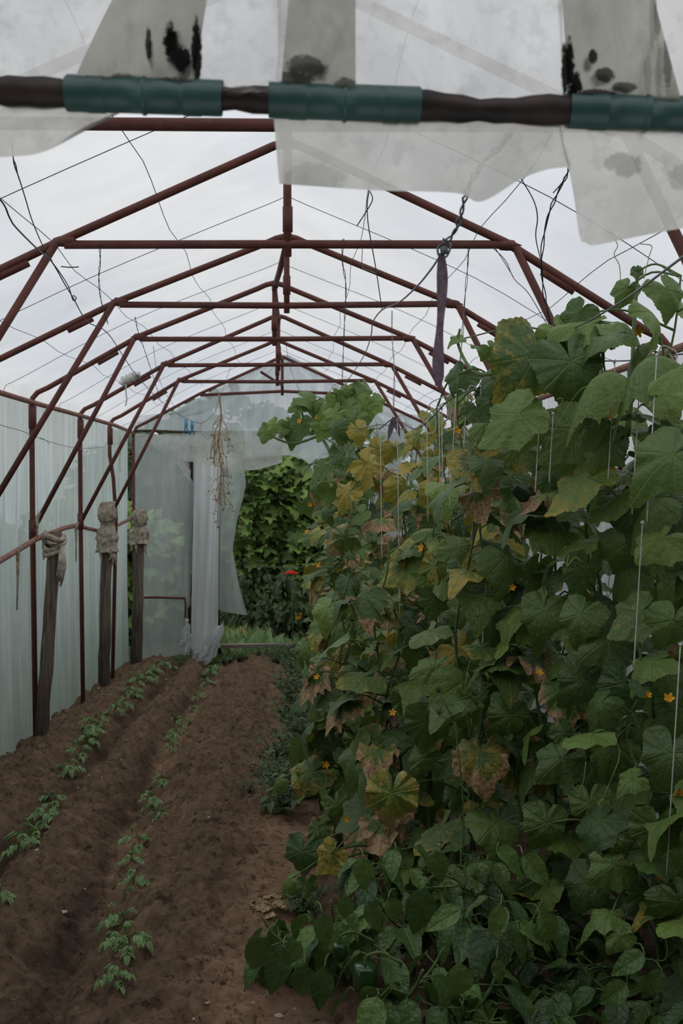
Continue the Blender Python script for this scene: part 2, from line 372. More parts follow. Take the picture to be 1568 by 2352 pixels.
ii, jj = np.meshgrid(np.arange(nx - 1), np.arange(len(ys) - 1)); b = (jj * nx + ii).ravel()
Fq = np.stack([b, b + 1, b + nx + 1, b + nx], 1)
def npmesh(name, V, Fq, mat, uvs=None, parent=None, tris=None):
    me = bpy.data.meshes.new(name); nf = len(Fq); me.vertices.add(len(V)); me.vertices.foreach_set('co', np.asarray(V, np.float32).ravel())
    loops = np.asarray(Fq, np.int32).ravel(); k = Fq.shape[1]
    me.loops.add(len(loops)); me.loops.foreach_set('vertex_index', loops)
    me.polygons.add(nf); me.polygons.foreach_set('loop_start', np.arange(nf, dtype=np.int32) * k)
    me.polygons.foreach_set('use_smooth', np.ones(nf, bool))
    me.update(calc_edges=True)
    for nm, arr in (uvs or {}).items():
        l = me.uv_layers.new(name=nm); l.data.foreach_set('uv', np.asarray(arr, np.float32)[loops].ravel())
    me.validate(); me.materials.append(mat); o = bpy.data.objects.new(name, me); COL.objects.link(o)
    if parent is not None:
        o.parent = parent
        me.transform(Matrix.Translation(-base_of(parent)))
    return o
tx = X.ravel(); ty = Yg.ravel()
ctr = np.interp(ty, [2, 3, 4, 6, 8, 10.7], [-.16, -.13, -.05, -.03, -.02, .0])
tread = np.clip(1.25 - np.abs(tx - ctr) / (.15 + .05 * vnoise(tx * 6, ty * 4, 21)), 0, 1) * np.clip(.45 + 1.1 * vnoise(tx * 7, ty * 3, 22), 0, 1)
silt = np.exp(-((tx - furrow_x2(ty) - .03) / .08) ** 2) * np.clip((vnoise(tx * 3, ty * 2.2, 23) - .38) * 5, 0, 1)
tread = np.maximum(tread, .9 * silt)
wet = .8 * np.exp(-((tx + 1.15) / .06) ** 2) + .8 * np.exp(-((tx - furrow_x2(ty) + .04) / .06) ** 2); wet = np.clip(wet * (1 - tread), 0, 1) * np.clip(.3 + vnoise(tx * 8, ty * 5, 24), 0, 1)
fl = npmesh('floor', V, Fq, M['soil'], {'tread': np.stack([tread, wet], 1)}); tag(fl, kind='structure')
mb = MB(); mb.grid([[(x, y, g0(10.7) - (.35 if y < 10.8 else .03) - .02 * max(0, y - 10.7)) for x in (-14, XL - .3, XR + .3, 14)] for y in (10.72, 10.82, 14, 22, 40)])
mb.build('ground_outside', M['grass_soil']); tag(bpy.data.objects['ground_outside'], kind='structure')
for nm, a_, b_ in (('ground_left', -14, XL - .04), ('ground_right', XR + .04, 14)):
    mb = MB(); mb.grid([[(x, y, g0(y) - .02) for x in (a_, b_)] for y in (-6, 0, 5, 10.79)]); tag(mb.build(nm, M['grass_soil']), kind='structure')

mb = MB(); mb.box((.4, -2.0, 1.4), (4.5, .08, 2.0)); mb.build('wall_added_shade', M['dark_wood'], smooth=False); tag(bpy.data.objects['wall_added_shade'], kind='structure')  # unseen wall added behind the camera to shade the front plants
mb = MB(); mb.box((.4, -1.15, 2.75), (4.6, .95, .04)); tag(mb.build('roof_added_shade', M['dark_wood'], smooth=False), kind='structure')  # added overhang out of view, keeps sky light off the lower front foliage
# ------------------------------------------------------------------ plastic cover
EAVE, PEAK = CAMH + .49, CAMH + 1.24
TY = [1.33, 2.68, 4.02, 5.35, 6.62, 8.08, 9.35, 10.7]
TC = [-.03, -.03, -.03, -.045, -.13, -.13, -.16, -.135]           # the ridge wanders sideways
TP = [1.24, 1.245, 1.245, 1.205, 1.21, 1.235, 1.215, 1.24]
def rafter_line(Y):
    """cross-section under the cover at distance Y, from the left eave over the ridge to the right eave"""
    c = float(np.interp(Y, TY, TC)); p = CAMH + float(np.interp(Y, TY, TP)); o = [(XL + .035, EAVE - .02), (XL + .05, EAVE + .045), (XL + .13, EAVE + .085)]
    o += [(c - .81, CAMH + .887), (c - .09, p - .035), (c, p)]
    return o + [(c + .09, p - .035), (c + .81, CAMH + .887), (XR - .13, EAVE + .085), (XR - .05, EAVE + .045), (XR - .035, EAVE - .02)]
nY = 150; rows = []
for j in range(nY + 1):
    Y = 1.22 + (10.74 - 1.22) * j / nY; row = []
    ph = ((Y - 1.33) / 1.333) % 1; sag = .012 * math.sin(PI * ph) ** 2
    base = rafter_line(Y); q = []
    for k in range(len(base) - 1):
        n_ = 7 if k in (2, 3, 6, 7) else 3
        for t_ in range(n_): q.append((base[k][0] + (base[k + 1][0] - base[k][0]) * t_ / n_, base[k][1] + (base[k + 1][1] - base[k][1]) * t_ / n_))
    q.append(base[-1])
    for i, (x_, z_) in enumerate(q):
        u = i / len(q); edge = max(0, (abs(x_ - XC) - 1.3)) * .12
        wr = .005 * math.sin(Y * 23 + u * 40) * math.sin(u * 9 + Y * 2) + .004 * math.sin(Y * 9 - u * 70)
        row.append((x_ + (edge if x_ > XC else -edge), Y, z_ + .036 - sag + wr))
    rows.append(row)
mb = MB(); mb.grid(rows); tag(mb.build('ceiling', M['roof_film']), kind='structure')
def wall_sheet(name, x, side, mat):
    rows = []
    for k in range(15):
        t = k / 14; row = []
        for j in range(331):
            Y = 1.2 + 9.54 * j / 330; z0 = g0(Y) - .06
            fold = .011 * math.sin(Y * 31 + math.sin(Y * 4) * 2) + .009 * math.sin(Y * 57 + t * 3) + .02 * math.sin(Y * 4.6) * math.sin(PI * t)
            row.append((x + side * (.012 - fold * (.4 + .6 * math.sin(PI * min(1, t * 1.1)))), Y, z0 + (EAVE + .02 - z0) * t))
        rows.append(row)
    mb = MB(); mb.grid(rows); return tag(mb.build(name, mat), kind='structure')
wall_sheet('wall_left', XL - .01, -1, M['wall_film']); wall_sheet('wall_right', XR + .01, 1, M['right_film'])

# ------------------------------------------------------------------ steel frames
XJ = .81
def frame(i, Y):
    c = TC[i]
    t = empty('roof_frame', (c, Y, g0(Y)), '%s welded red steel frame counted from the entrance, with collar tie and braces' % (ORD[i] if i else 'nearest'), 'greenhouse frame', 'red steel frames along the tunnel')
    r = .0155
    half = XR - .03 - c; halfL = c - (XL + .035)
    pk = CAMH + TP[i]; zj = CAMH + .872
    for sgn, hw in ((-1, halfL), (1, half)):
        xj = c + sgn * XJ; xe = c + sgn * hw
        pts = [(c, Y, pk), (c + sgn * .05, Y, pk - .012), (c + sgn * .10, Y, pk - .035), (xj, Y, zj + .015), (xe - sgn * .10, Y, EAVE + .085), (xe - sgn * .035, Y, EAVE + .055), (xe - sgn * .005, Y, EAVE + .02), (xe, Y, EAVE - .03)]
        m_ = MB(); m_.tube(pts, r, 10); rf = m_.build('rafter', M['steel'], t)
        # splice stub under the rafter
        sx_ = c + sgn * 1.0; sl = (zj + .015 - EAVE - .085) / (hw - .10 - XJ); zz = zj + .015 - .19 * sl - .024
        m_ = MB(); m_.tube([(sx_ - sgn * .06, Y, zz + .06 * sl), (sx_ + sgn * .06, Y, zz - .06 * sl)], .014, 8); m_.build('splice_sleeve', M['steel'], t)
        m_ = MB(); m_.tube([(xj + sgn * .03, Y - .005, zj), (c + sgn * (hw - .01), Y, CAMH - .27)], r * .95, 10); m_.build('brace', M['steel'], t)
        bend = .05 if (i == 6 and sgn < 0) else 0
        pp = [(xe, Y, EAVE), (xe, Y, EAVE - .25), (xe + bend * .6, Y, EAVE - .45), (xe + bend, Y, EAVE - .8), (xe + .01 * sgn * -1, Y, g0(Y) - .1)]
        m_ = MB(); m_.tube(pp, r * 1.05, 10); po = m_.build('post', M['steel'], t)
        m_ = MB(); m_.tube([(xe + .004, Y, EAVE - .02), (xe + .004, Y, EAVE - .16)], r * 1.5, 10); m_.build('sleeve', M['steel'], t)
        m_ = MB(); m_.tube([(xe, Y, CAMH - .22), (xe, Y, CAMH - .34)], r * 1.45, 10); m_.build('gusset', M['steel'], t)
        m_ = MB(); m_.blob((xj, Y, zj + .008), .026, 8, 6, .2, sq=(1.9, .8, .8)); m_.build('weld', M['steel'], t)
    m_ = MB(); m_.tube([(c - XJ, Y, zj - .005), (c, Y, zj + .004 * (i % 3 - 1)), (c + XJ, Y, zj + .01)], r, 10); m_.build('collar_tie', M['steel'], t)
    m_ = MB(); m_.tube([(c, Y, pk), (c, Y, zj - .04)], r * .95, 10); m_.tube([(c, Y, zj + .05), (c, Y, zj + .14)], r * 1.25, 10); m_.build('king_post', M['steel'], t)
    return c, pk
CP = [frame(i, Y) for i, Y in enumerate(TY[:7])]
# the end frame
YE = 10.7; ce = -.135
t = empty('end_frame', (ce, YE, g0(YE)), 'red steel gable frame at the far end of the tunnel, above the torn doorway', 'greenhouse frame')
pe = CAMH + 1.24
for sgn, hw in ((-1, ce - XL - .035), (1, XR - .03 - ce)):
    m_ = MB(); m_.tube([(ce, YE, pe), (ce + sgn * .81, YE, pe - .37), (ce + sgn * (hw - .12), YE, EAVE + .1), (ce + sgn * (hw - .03), YE, EAVE + .055), (ce + sgn * hw, YE, EAVE - .02)], .0155, 10); m_.build('rafter', M['steel'], t)
    m_ = MB(); m_.tube([(ce + sgn * hw, YE, EAVE), (ce + sgn * hw, YE, g0(YE) - .1)], .016, 10); m_.build('post', M['steel'], t)
m_ = MB(); m_.tube([(ce - .80, YE, CAMH + .86), (ce, YE, CAMH + .90), (ce + .8, YE, CAMH + .87)], .0155, 10); m_.build('collar_tie', M['steel'], t)
m_ = MB(); m_.tube([(ce, YE, pe), (ce, YE, CAMH + .86)], .0155, 10); m_.build('king_post', M['steel'], t)
m_ = MB(); m_.tube([at(600, 855, 9.9), at(648, 885, YE - .03)], .013, 8); m_.build('stay', M['steel'], t)
# ridge tube lengths joining the frames
for i in range(7):
    (c1, p1), y1 = CP[i], TY[i]
    (c2, p2), y2 = (CP[i + 1], TY[i + 1]) if i < 6 else ((ce, pe), YE)
    t = empty('ridge_tube', (c1, y1, p1 - .04), 'red steel ridge tube bridging the gap behind the %s roof frame from the entrance' % (ORD[i] if i else 'first'), 'ridge tube', 'ridge tubes')
    m_ = MB(); m_.tube([(c1, y1, p1 - .035), ((c1 + c2) / 2, (y1 + y2) / 2, (p1 + p2) / 2 - .045), (c2, y2, p2 - .03)], .0165, 10); m_.build('tube', M['steel'], t)
    yy = y2 - .16; m_ = MB(); m_.tube([(c2 + (c1 - c2) * .12, yy, p2 - .035), (c2 + (c1 - c2) * .05, y2 - .06, p2 - .032)], .021, 10); m_.build('coupling', M['steel'], t)
# eave rails and mid rails
m_ = MB(); m_.tube([(XL + .05, 1.3, EAVE), (XL + .045, 4, EAVE - .01), (XL + .04, 6.6, EAVE - .005), (XL + .045, 8.1, EAVE + .005), (XL + .09, 9.3, EAVE + .0), (XL + .04, 10.7, EAVE)], .0155, 10)
t = m_.build('eave_rail', M['pale_steel']); tag(t, 'long faded red eave rail along the top of the left plastic wall', 'rail')
m_ = MB(); m_.tube([(XR - .05, 1.3, EAVE), (XR - .045, 6, EAVE - .01), (XR - .04, 10.7, EAVE)], .0155, 10)
tag(m_.build('eave_rail', M['pale_steel']), 'long faded red eave rail along the top of the right wall behind the vines', 'rail')
m_ = MB()
m_.tube([at(-260, 1445, 4.3), at(0, 1288, 5.85), at(85, 1237, 6.55), at(150, 1212, 7.6), at(175, 1207, 8.03)], .0165, 10)
m_.tube([at(175, 1207, 8.03), at(228, 1220, 9.1)], .0145, 10); m_.tube([at(228, 1220, 9.1), at(262, 1210, 9.5), at(312, 1186, 10.65)], .0145, 10)
mr = m_.build('side_rail', M['pale_steel']); tag(mr, 'faded pink side rail at waist height along the left wall, bent near the wooden posts', 'rail')
for (a_, b_, Y) in (((42, 1262), (42, 1400), 6.15), ((100, 1225), (103, 1285), 6.7), ((175, 1205), (176, 1290), 7.95), ((86, 1185), (88, 1236), 6.5)):
    m_ = MB(); p0, p1 = at(*a_, Y), at(*b_, Y)
    m_.tube([p0 + Vector((.02, -.02, .02)), p0 + Vector((.005, -.03, -.01)), (p0 + p1) / 2 + Vector((.004, -.03, 0)), p1 + Vector((0, -.03, 0))], [.008, .012, .007, .004], 6); m_.build('rag_strip', M['rag'], mr)

# roof wires
def wire_thing(name, pts, r, label, cat='wire', mat='wire', n=6, group=None, sub=5):
    m_ = MB(); m_.tube(spline(pts, sub), r, n); o = m_.build(name, M[mat]); return tag(o, label, cat, group)
for i in range(7):
    y1 = TY[i]; y2 = TY[i + 1] if i < 6 else YE; Y = (y1 + y2) / 2; c = (CP[i][0] + (CP[i + 1][0] if i < 6 else ce)) / 2
    pts = [(x_, Y, z_ - (.004 if 0 < k_ < 10 else 0)) for k_, (x_, z_) in enumerate(rafter_line(Y))]
    wire_thing('hoop_wire', pts, .0016, 'thin grey hoop wire under the roof film, %s span between frames from the entrance' % (ORD[i] if i else 'first'), mat='roof_wire', n=5, group='hoop wires under the film')
for k, (ox, nm) in enumerate(((-1.12, 'leftmost'), (-.76, 'second from the left wall'), (-.38, 'just left of the ridge'), (.40, 'just right of the ridge'), (.80, 'second from the right wall'), (1.15, 'rightmost'))):
    pts = []
    for y in np.arange(1.3, 10.7, .45):
        rl_ = rafter_line(y); x_ = XC + ox + .012 * math.sin(y * 5 + k); pts.append((x_, y, float(np.interp(x_, [q[0] for q in rl_], [q[1] for q in rl_])) - .008))
    wire_thing('lengthwise_wire', pts, .0015, 'thin wire running lengthwise under the roof film, %s' % nm, mat='roof_wire', n=5, sub=2, group='lengthwise roof wires')

# ------------------------------------------------------------------ far end wall
def loft(top, bot, nu, nv, fn, Y):
    """sheet between a top edge and a bottom edge (points read off the photograph, at depth Y)"""
    T = spline([at(a, b, Y) for a, b in top], 8); B = spline([at(a, b, Y) for a, b in bot], 8)
    def samp(P, u): q = u * (len(P) - 1); i = min(int(q), len(P) - 2); return P[i].lerp(P[i + 1], q - i)
    return [[samp(T, i / nu).lerp(samp(B, i / nu), j / nv) + Vector(fn(i / nu, j / nv)) for i in range(nu + 1)] for j in range(nv + 1)]
def sheet(name, top, bot, Y, mat, fold=.015, freq=20, label=None, cat=None, parent=None, nu=40, nv=24, kind=None, group=None, fl=None):
    f = fl or (lambda u, v: (0, fold * (math.sin(u * freq + 2 * math.sin(v * 2.2)) + .5 * math.sin(u * freq * 2.3 + v * 3)) * (.35 + .65 * math.sin(PI * min(1, v + .15))), 0))
    m_ = MB(); m_.grid(loft(top, bot, nu, nv, f, Y)); o = m_.build(name, M[mat], parent); return tag(o, label, cat, group, kind)
# gable triangle
rows = []
for j in range(17):
    v_ = j / 16; z = EAVE + .02 + (PEAK - .0 - EAVE) * v_; half = 1.47 * (1 - v_) + .03
    if v_ < .2: half = 1.5
    rows.append([(XC + .02 + (u / 30 * 2 - 1) * min(half, 1.5), YE + .04 + .012 * math.sin(u * .9 + v_ * 2) + .01 * math.sin(u * 2.1), z) for u in range(31)])
m_ = MB(); m_.grid(rows); tag(m_.build('wall_back', M['gable_film']), kind='structure')
sheet('wall_back', [(308, 995), (380, 1000), (436, 1004)], [(304, 1525), (370, 1512), (430, 1500)], YE + .06, 'end_film', .012, 9, kind='structure')
sheet('wall_back', [(745, 985), (860, 985), (1020, 985)], [(745, 1520), (860, 1520), (1022, 1520)], YE + .06, 'end_film', .012, 12, kind='structure')
sheet('plastic_sheet', [(560, 985), (650, 985), (800, 985)], [(566, 1050), (652, 1046), (672, 1048), (700, 1058), (716, 1078), (726, 1110), (742, 1112), (800, 1105)], YE + .10, 'gable_film', .01, 14, 'pale plastic remnant hanging right of the doorway swag at the far end', 'plastic sheet', nu=70)
o = sheet('plastic_swag', [(322, 1000), (400, 996), (520, 988), (620, 990), (650, 985)], [(330, 1010), (402, 1052), (450, 1062), (520, 1074), (580, 1080), (630, 1068), (648, 1062)], YE + .0, 'swag_film',
      label='sagging dirty plastic swag above the far doorway', cat='plastic sheet', fl=lambda u, v: (0, -.03 * math.sin(PI * v) + .02 * math.sin(u * 9 + v * 11) * v, .0))
tag(sheet('door_curtain', [(444, 1060), (470, 1065), (505, 1072)], [(438, 1490), (462, 1502), (500, 1492)], YE + .03, 'curtain_film', .022, 15, 'pale hanging plastic curtain in the far doorway, between two dark poles', 'plastic curtain'))
tag(sheet('door_curtain', [(505, 1070), (530, 1074), (560, 1080)], [(502, 1400), (540, 1410), (568, 1412)], YE + .07, 'end_film', .022, 12, 'see-through plastic curtain right of the dark pole, edging the opening', 'plastic curtain',
    fl=lambda u, v: (u * float(np.interp(v, [0, .1, .35, .55, .8, 1], [0, .02, -.08, -.13, -.07, 0])), .03 * math.sin(u * 9 + v * 3), 0)))
o = sheet('pulled_back_film', [(330, 1005), (380, 1020), (438, 1080)], [(330, 1010), (400, 1060), (436, 1110)], YE + .02, 'swag_film', .01, 8, 'plastic gathered in a slanting fold over the left end panel', 'plastic sheet')
sheet('film_strip', [(428, 1110), (436, 1095), (444, 1110)], [(420, 1390), (428, 1400), (436, 1390)], YE + .03, 'end_film', .012, 8, 'narrow torn plastic strip hanging left of the pale door curtain', 'plastic sheet', nu=12)
# crumpled bundle at the curtain's foot
gb = at(460, 1505, 10.55)
def crump(u, v): return (.012 * math.sin(u * 23 + v * 9), -.08 * v + .045 * math.sin(u * 14 + v * 12), .014 * math.sin(u * 19 - v * 15))
o = sheet('crumpled_film', [(440, 1496), (474, 1462), (516, 1422)], [(452, 1520), (484, 1516), (506, 1482)], 10.50, 'curtain_film', fl=crump, label='crumpled plastic end lying on the soil at the foot of the door curtain', cat='plastic sheet')
o = sheet('crumpled_film', [(418, 1462), (428, 1420), (436, 1440)], [(416, 1490), (430, 1500), (440, 1492)], 10.6, 'curtain_film', fl=crump, label='small twisted plastic peak beside the left door pole', cat='plastic sheet', nu=16)
def pole(name, a_, b_, Y, r, mat, label, cat='pole', flat=1.0, n=8):
    m_ = MB(); p, q = at(*a_, Y), at(*b_, Y); pts = [p.lerp(q, t_) + Vector((.006 * math.sin(t_ * 7), 0, .004 * math.sin(t_ * 5))) for t_ in (0, .25, .5, .75, 1)]
    m_.tube(pts, r, n); return tag(m_.build(name, M[mat]), label, cat)
pole('door_pole', (439, 1000), (432, 1500), YE + .09, .022, 'dark_wood', 'dark wooden door pole left of the pale curtain at the far end')
pole('door_pole', (505, 1030), (503, 1500), YE + .14, .013, 'dark_wood', 'thin dark pole between the two door curtains at the far end')
pole('door_rail', (311, 990), (438, 992), YE - .02, .013, 'bark', 'short brown pole lying across the top of the left end panel')
pole('door_rail', (322, 1373), (424, 1373), YE + .02, .0115, 'steel', 'rusty horizontal bar low across the left end panel', 'rail')
pole('door_rail', (424, 1373), (428, 1440), YE + .02, .010, 'steel', 'short rusty upright dropping from the low bar of the end panel', 'rail')
m_ = MB(); a_, b_ = at(495, 1484, YE + .05), at(760, 1482, YE + .05); c_ = (a_ + b_) / 2; m_.box(c_, ((b_ - a_).length / 2, .04, .018)); tag(m_.build('threshold_plank', M['plank'], smooth=False), 'grey weathered plank laid as threshold across the far opening', 'plank')
wire_thing('line_wire', [at(560, 1302, 11.7), at(650, 1303, 11.6), at(760, 1301, 11.6)], .003, 'thin pale wire stretched across the opening behind the red flower', mat='grey_wire')

# ------------------------------------------------------------------ wooden posts
def wood_post(a_, b_, Y, r, label, seed, cap):
    rd = random.Random(seed); p, q = at(*a_, Y), at(*b_, Y); q = Vector((q.x, q.y, gz(q.x, q.y) - .08)); t = empty('wooden_post', (q.x, q.y, q.z + .08), label, 'post', 'weathered posts along the left wall')
    m_ = MB(); n = 12; rings = []
    for k in range(15):
        c = q.lerp(p, k / 14) + Vector((rd.uniform(-.004, .004), rd.uniform(-.004, .004), 0)); rings.append([])
        for j in range(n):
            an = 2 * PI * j / n; rr = r * (1.06 - .14 * k / 14) * (1 + .13 * math.sin(j * 2.6 + seed) + .03 * math.sin(k * 1.3 + j))
            rings[-1].append(c + Vector((math.cos(an) * rr, math.sin(an) * rr * .8, 0)))
    m_.add([v for rg in rings for v in rg], [(k * n + j, k * n + (j + 1) % n, (k + 1) * n + (j + 1) % n, (k + 1) * n + j) for k in range(14) for j in range(n)] + [tuple(range(14 * n, 15 * n))])
    m_.build('shaft', M['wood'], t)
    m_ = MB(); ax = (p - q).normalized()
    if cap == 'rings':
        for k in range(4):
            c = p - ax * (.035 + .030 * k) + Vector((.01 * math.sin(k * 2), 0, 0))
            ring = [c + Vector((math.cos(a2) * (r + .012), math.sin(a2) * (r * .8 + .012), .012 * math.sin(a2 * 2 + k))) for a2 in np.linspace(0, 2 * PI, 17)]
            m_.tube(ring, .016, 7)
        for k in range(3): m_.tube([p - ax * .08 + Vector((r + .01, -.03, 0)), p - ax * .2 + Vector((r + .015 + .01 * k, -.05, 0)), p - ax * (.26 + .03 * k) + Vector((r + .0 + .012 * k, -.05, 0))], [.014, .018, .008], 6)
    else:
        L0 = .40 if cap == 'long' else .32; nn = 22; rg = []
        for k in range(19):
            s = k / 18; c = p - ax * (L0 * s) + ax * .015
            rg.append([c + Vector((math.cos(2 * PI * j / nn), math.sin(2 * PI * j / nn) * .85, 0)) * (r + .012 + .022 * math.sin(s * 7) ** 2 + (.05 if s > .55 else .0) * (s - .4) + rd.uniform(-.011, .011)) + Vector((0, 0, rd.uniform(-.01, .01))) for j in range(nn)])
        m_.add([v for q_ in rg for v in q_], [(k * nn + j, k * nn + (j + 1) % nn, (k + 1) * nn + (j + 1) % nn, (k + 1) * nn + j) for k in range(18) for j in range(nn)] + [tuple(range(nn))[::-1]])
        for k in range(5): a2 = rd.uniform(3.6, 6.4); c = p - ax * L0 + Vector((math.cos(a2) * (r + .02), math.sin(a2) * r, .02)); m_.tube([c, c + Vector((.005, -.01, -.05)), c + Vector((rd.uniform(-.02, .02), -.01, -.07 - rd.uniform(0, .05)))], [.018, .012, .003], 6)
    rg_ = m_.build('rag_wrapping', M['rag'], t)
    m_ = MB(); c = p - ax * (.13 if cap != 'rings' else .06); m_.tube([c + Vector((math.cos(a2) * (r + .028), math.sin(a2) * (r + .028), .012 * math.cos(a2 * 2))) for a2 in np.linspace(0, 2 * PI, 21)], .0035, 6)
    m_.build('binding_wire', M['wire'], rg_); return t
wood_post((127, 1222), (93, 1690), 6.55, .039, 'near leaning weathered post by the left wall, its top bound with rope rings', 3, 'rings')
wood_post((247, 1158), (238, 1560), 8.85, .043, 'middle weathered post by the left wall, wrapped in long ragged plastic', 5, 'long')
wood_post((320, 1175), (313, 1518), 10.45, .050, 'farthest weathered post in the corner by the end wall, with a ragged wrapped head', 9, 'short')

# ------------------------------------------------------------------ entrance sheets, pipe and clips
YF = 1.20
PIPE = lambda x: 209 + (x) * .0345 + (6 if 980 < x < 1250 else 0) * math.sin((x - 980) / 270 * PI)
mp_ = MB(); mp_.tube([at(x, PIPE(x) , YF) for x in range(-260, 1861, 40)], [.0145 + .0022 * math.sin(x * .021) + .0012 * math.sin(x * .09) for x in range(-260, 1861, 40)], 14)
tag(mp_.build('door_pipe', M['dark_pipe']), 'dark mouldy horizontal pipe across the entrance, wrapped in film and held by green clips', 'pipe')
def clip(x0, x1, label):
    a_, b_ = at(x0, PIPE(x0), YF), at(x1, PIPE(x1), YF); t = empty('pipe_clip', (a_ + b_) / 2, label, 'clip', 'green clips on the entrance pipe')
    ax = (b_ - a_).normalized(); up = Vector((0, 0, 1)); up = (up - ax * up.dot(ax)).normalized(); fw = ax.cross(up)
    Ln = (b_ - a_).length; n = 30; m_ = MB(); rg = []
    ss = [0, .012, .13, .14, .235, .245, .25, .485, .49, .51, .515, .75, .755, .765, .86, .87, .988, 1]
    rr = [.0180, .0188, .0188, .0196, .0196, .0196, .0186, .0186, .0204, .0204, .0186, .0186, .0196, .0196, .0196, .0188, .0188, .0180]
    for s, r_ in zip(ss, rr):
        c = a_ + ax * (Ln * s); rg.append([c + (fw * math.cos(q) + up * math.sin(q)) * r_ for q in np.linspace(-.35 * PI - PI * .9, PI * .72, n)])
    m_.grid([[p for p in q] for q in rg])
    rg2 = [[c + (p - c) * .88 for p in q] for q, c in ((q, a_ + ax * (Ln * s)) for q, s in zip(rg, ss))]
    m_.grid(rg2); body = m_.build('clip_shell', M['green_clip'], t)
    m_ = MB(); ang = PI * .60
    for sgn in (0,):
        c = (a_ + b_) / 2 + (up * .0175 - fw * .010) ; rot = Matrix((ax, fw, up)).transposed()
        m_.box(c + up * .0025, (Ln / 2 + .0005, .006, .0022), rot)
    m_.box((a_ + b_) / 2 - fw * .0165 + up * .0125, (Ln / 2 + .0005, .0022, .0018), rot)
    m_.build('lip', M['clip_dark'], t)
clip(152, 510, 'green plastic pipe clip at left of the entrance pipe, under the black mould stain')
clip(617, 965, 'green plastic pipe clip in the middle of the entrance pipe')
clip(1305, 1660, 'green plastic pipe clip at the right edge of the entrance pipe')
def esheet(name, top, bot, mat, label, dy=0.0, ff=9, fa=.004, parent=None, nu=30):
    return sheet(name, top, bot, YF + dy, mat, label=label, cat='plastic sheet' if label else None, nu=nu, nv=16, parent=parent,
                 fl=lambda u, v: (0, fa * math.sin(u * ff + v * 3) + fa * .6 * math.sin(v * 7 + u * 4), 0))
tL = empty('entrance_sheet', at(230, 210, YF - .0), 'left entrance plastic sheet, with black mould above the first clip and curved hanging corner', 'plastic sheet', 'torn sheets over the entrance')
tM = empty('entrance_sheet', at(960, 235, YF), 'middle plastic sheet over the entrance, its torn flap hanging below the second clip', 'plastic sheet', 'torn sheets over the entrance')
tR = empty('entrance_sheet', at(1420, 250, YF), 'right dirty plastic sheet over the entrance, its long flap with a rounded lower corner', 'plastic sheet', 'torn sheets over the entrance')
esheet('upper_panel', [(-260, -160), (200, -160), (650, -160)], [(-260, 200), (200, 214), (640, 228)], 'front_film', None, .004, parent=tL)
esheet('folded_layer', [(330, -160), (420, -160), (500, -160)], [(170, 178), (320, 186), (446, 190)], 'folded_film', None, -.012, parent=tL, nu=16)
esheet('upper_panel', [(640, -160), (950, -160), (1290, -160)], [(640, 226), (950, 240), (1290, 256)], 'front_film', None, .006, parent=tM)
esheet('folded_layer', [(676, -160), (750, -160), (816, -160)], [(645, 196), (730, 199), (816, 203)], 'folded_film', None, -.012, parent=tM, nu=16)
esheet('upper_panel', [(1276, -160), (1500, -160), (1860, -160)], [(1296, 256), (1500, 262), (1860, 270)], 'front_film', None, .006, parent=tR)
esheet('folded_layer', [(1284, -160), (1380, -160), (1462, -160)], [(1305, 226), (1430, 230), (1560, 234)], 'folded_film', None, -.012, parent=tR, nu=16)
esheet('hanging_flap', [(-260, 228), (60, 239), (316, 247)], [(-260, 380), (0, 362), (90, 348), (190, 306), (316, 246)], 'flap_film', None, .0, parent=tL)
esheet('hanging_flap', [(627, 254), (900, 264), (1284, 280)], [(641, 421), (720, 428), (860, 438), (1000, 440), (1062, 444), (1096, 461), (1130, 452), (1190, 416), (1250, 394), (1306, 386)], 'flap_film', None, .0, parent=tM, nu=60)
esheet('hanging_flap', [(1282, 278), (1500, 286), (1860, 298)], [(1318, 440), (1330, 545), (1345, 556), (1368, 561), (1440, 548), (1568, 526), (1860, 480)], 'flap_film', None, -.003, parent=tR, nu=60)
esheet('pipe_wrap', [(505, 196), (560, 198), (618, 200)], [(505, 210), (560, 212), (618, 214)], 'front_film', None, -.0185, parent=tM, nu=8)

# ------------------------------------------------------------------ hanging wires, strap, pegs, bundle
def twist(m_, pts, r, gap=.004, turns=14, n=5):
    P = spline(pts, 8); k = len(P)
    for s in (0, PI): m_.tube([p + (CR * math.cos(turns * 2 * PI * i / k + s) + CF * math.sin(turns * 2 * PI * i / k + s)) * gap * (1 + .5 * math.sin(i * .7)) for i, p in enumerate(P)], r, n)
def pw(lst): return [at(*q) for q in lst]
def wt(name, lst, r, label, twisted=False, mat='wire', turns=14, extra=(), cat='wire'):
    m_ = MB()
    if twisted: twist(m_, pw(lst), r, r * 1.6, turns)
    else: m_.tube(spline(pw(lst), 5), r, 6)
    for e in extra: m_.tube(spline(pw(e), 5), r * .9, 6)
    return tag(m_.build(name, M[mat]), label, cat)
wt('clothes_wire', [(-90, 380, 2.2), (0, 458, 2.5), (22, 500, 2.6), (38, 524, 2.7), (88, 574, 3.1), (118, 600, 3.4), (150, 655, 3.8), (168, 684, 4.0), (200, 738, 4.5), (246, 764, 5.0), (288, 826, 5.8), (310, 858, 6.4), (345, 898, 7.6), (370, 922, 8.4), (398, 945, 9.4), (430, 962, 10.2), (462, 972, 10.35), (490, 952, 10.4)], .0022,
   'long crooked black wire running from the left edge down to the blue clothes pegs', extra=[[(140, 612, 3.7), (160, 614, 3.7), (181, 613, 3.7)], [(118, 600, 3.4), (140, 630, 3.6), (158, 660, 3.9), (168, 690, 4.0), (175, 684, 4.0), (168, 678, 4.0)], [(302, 856, 6.4), (308, 864, 6.4), (320, 860, 6.4)]])
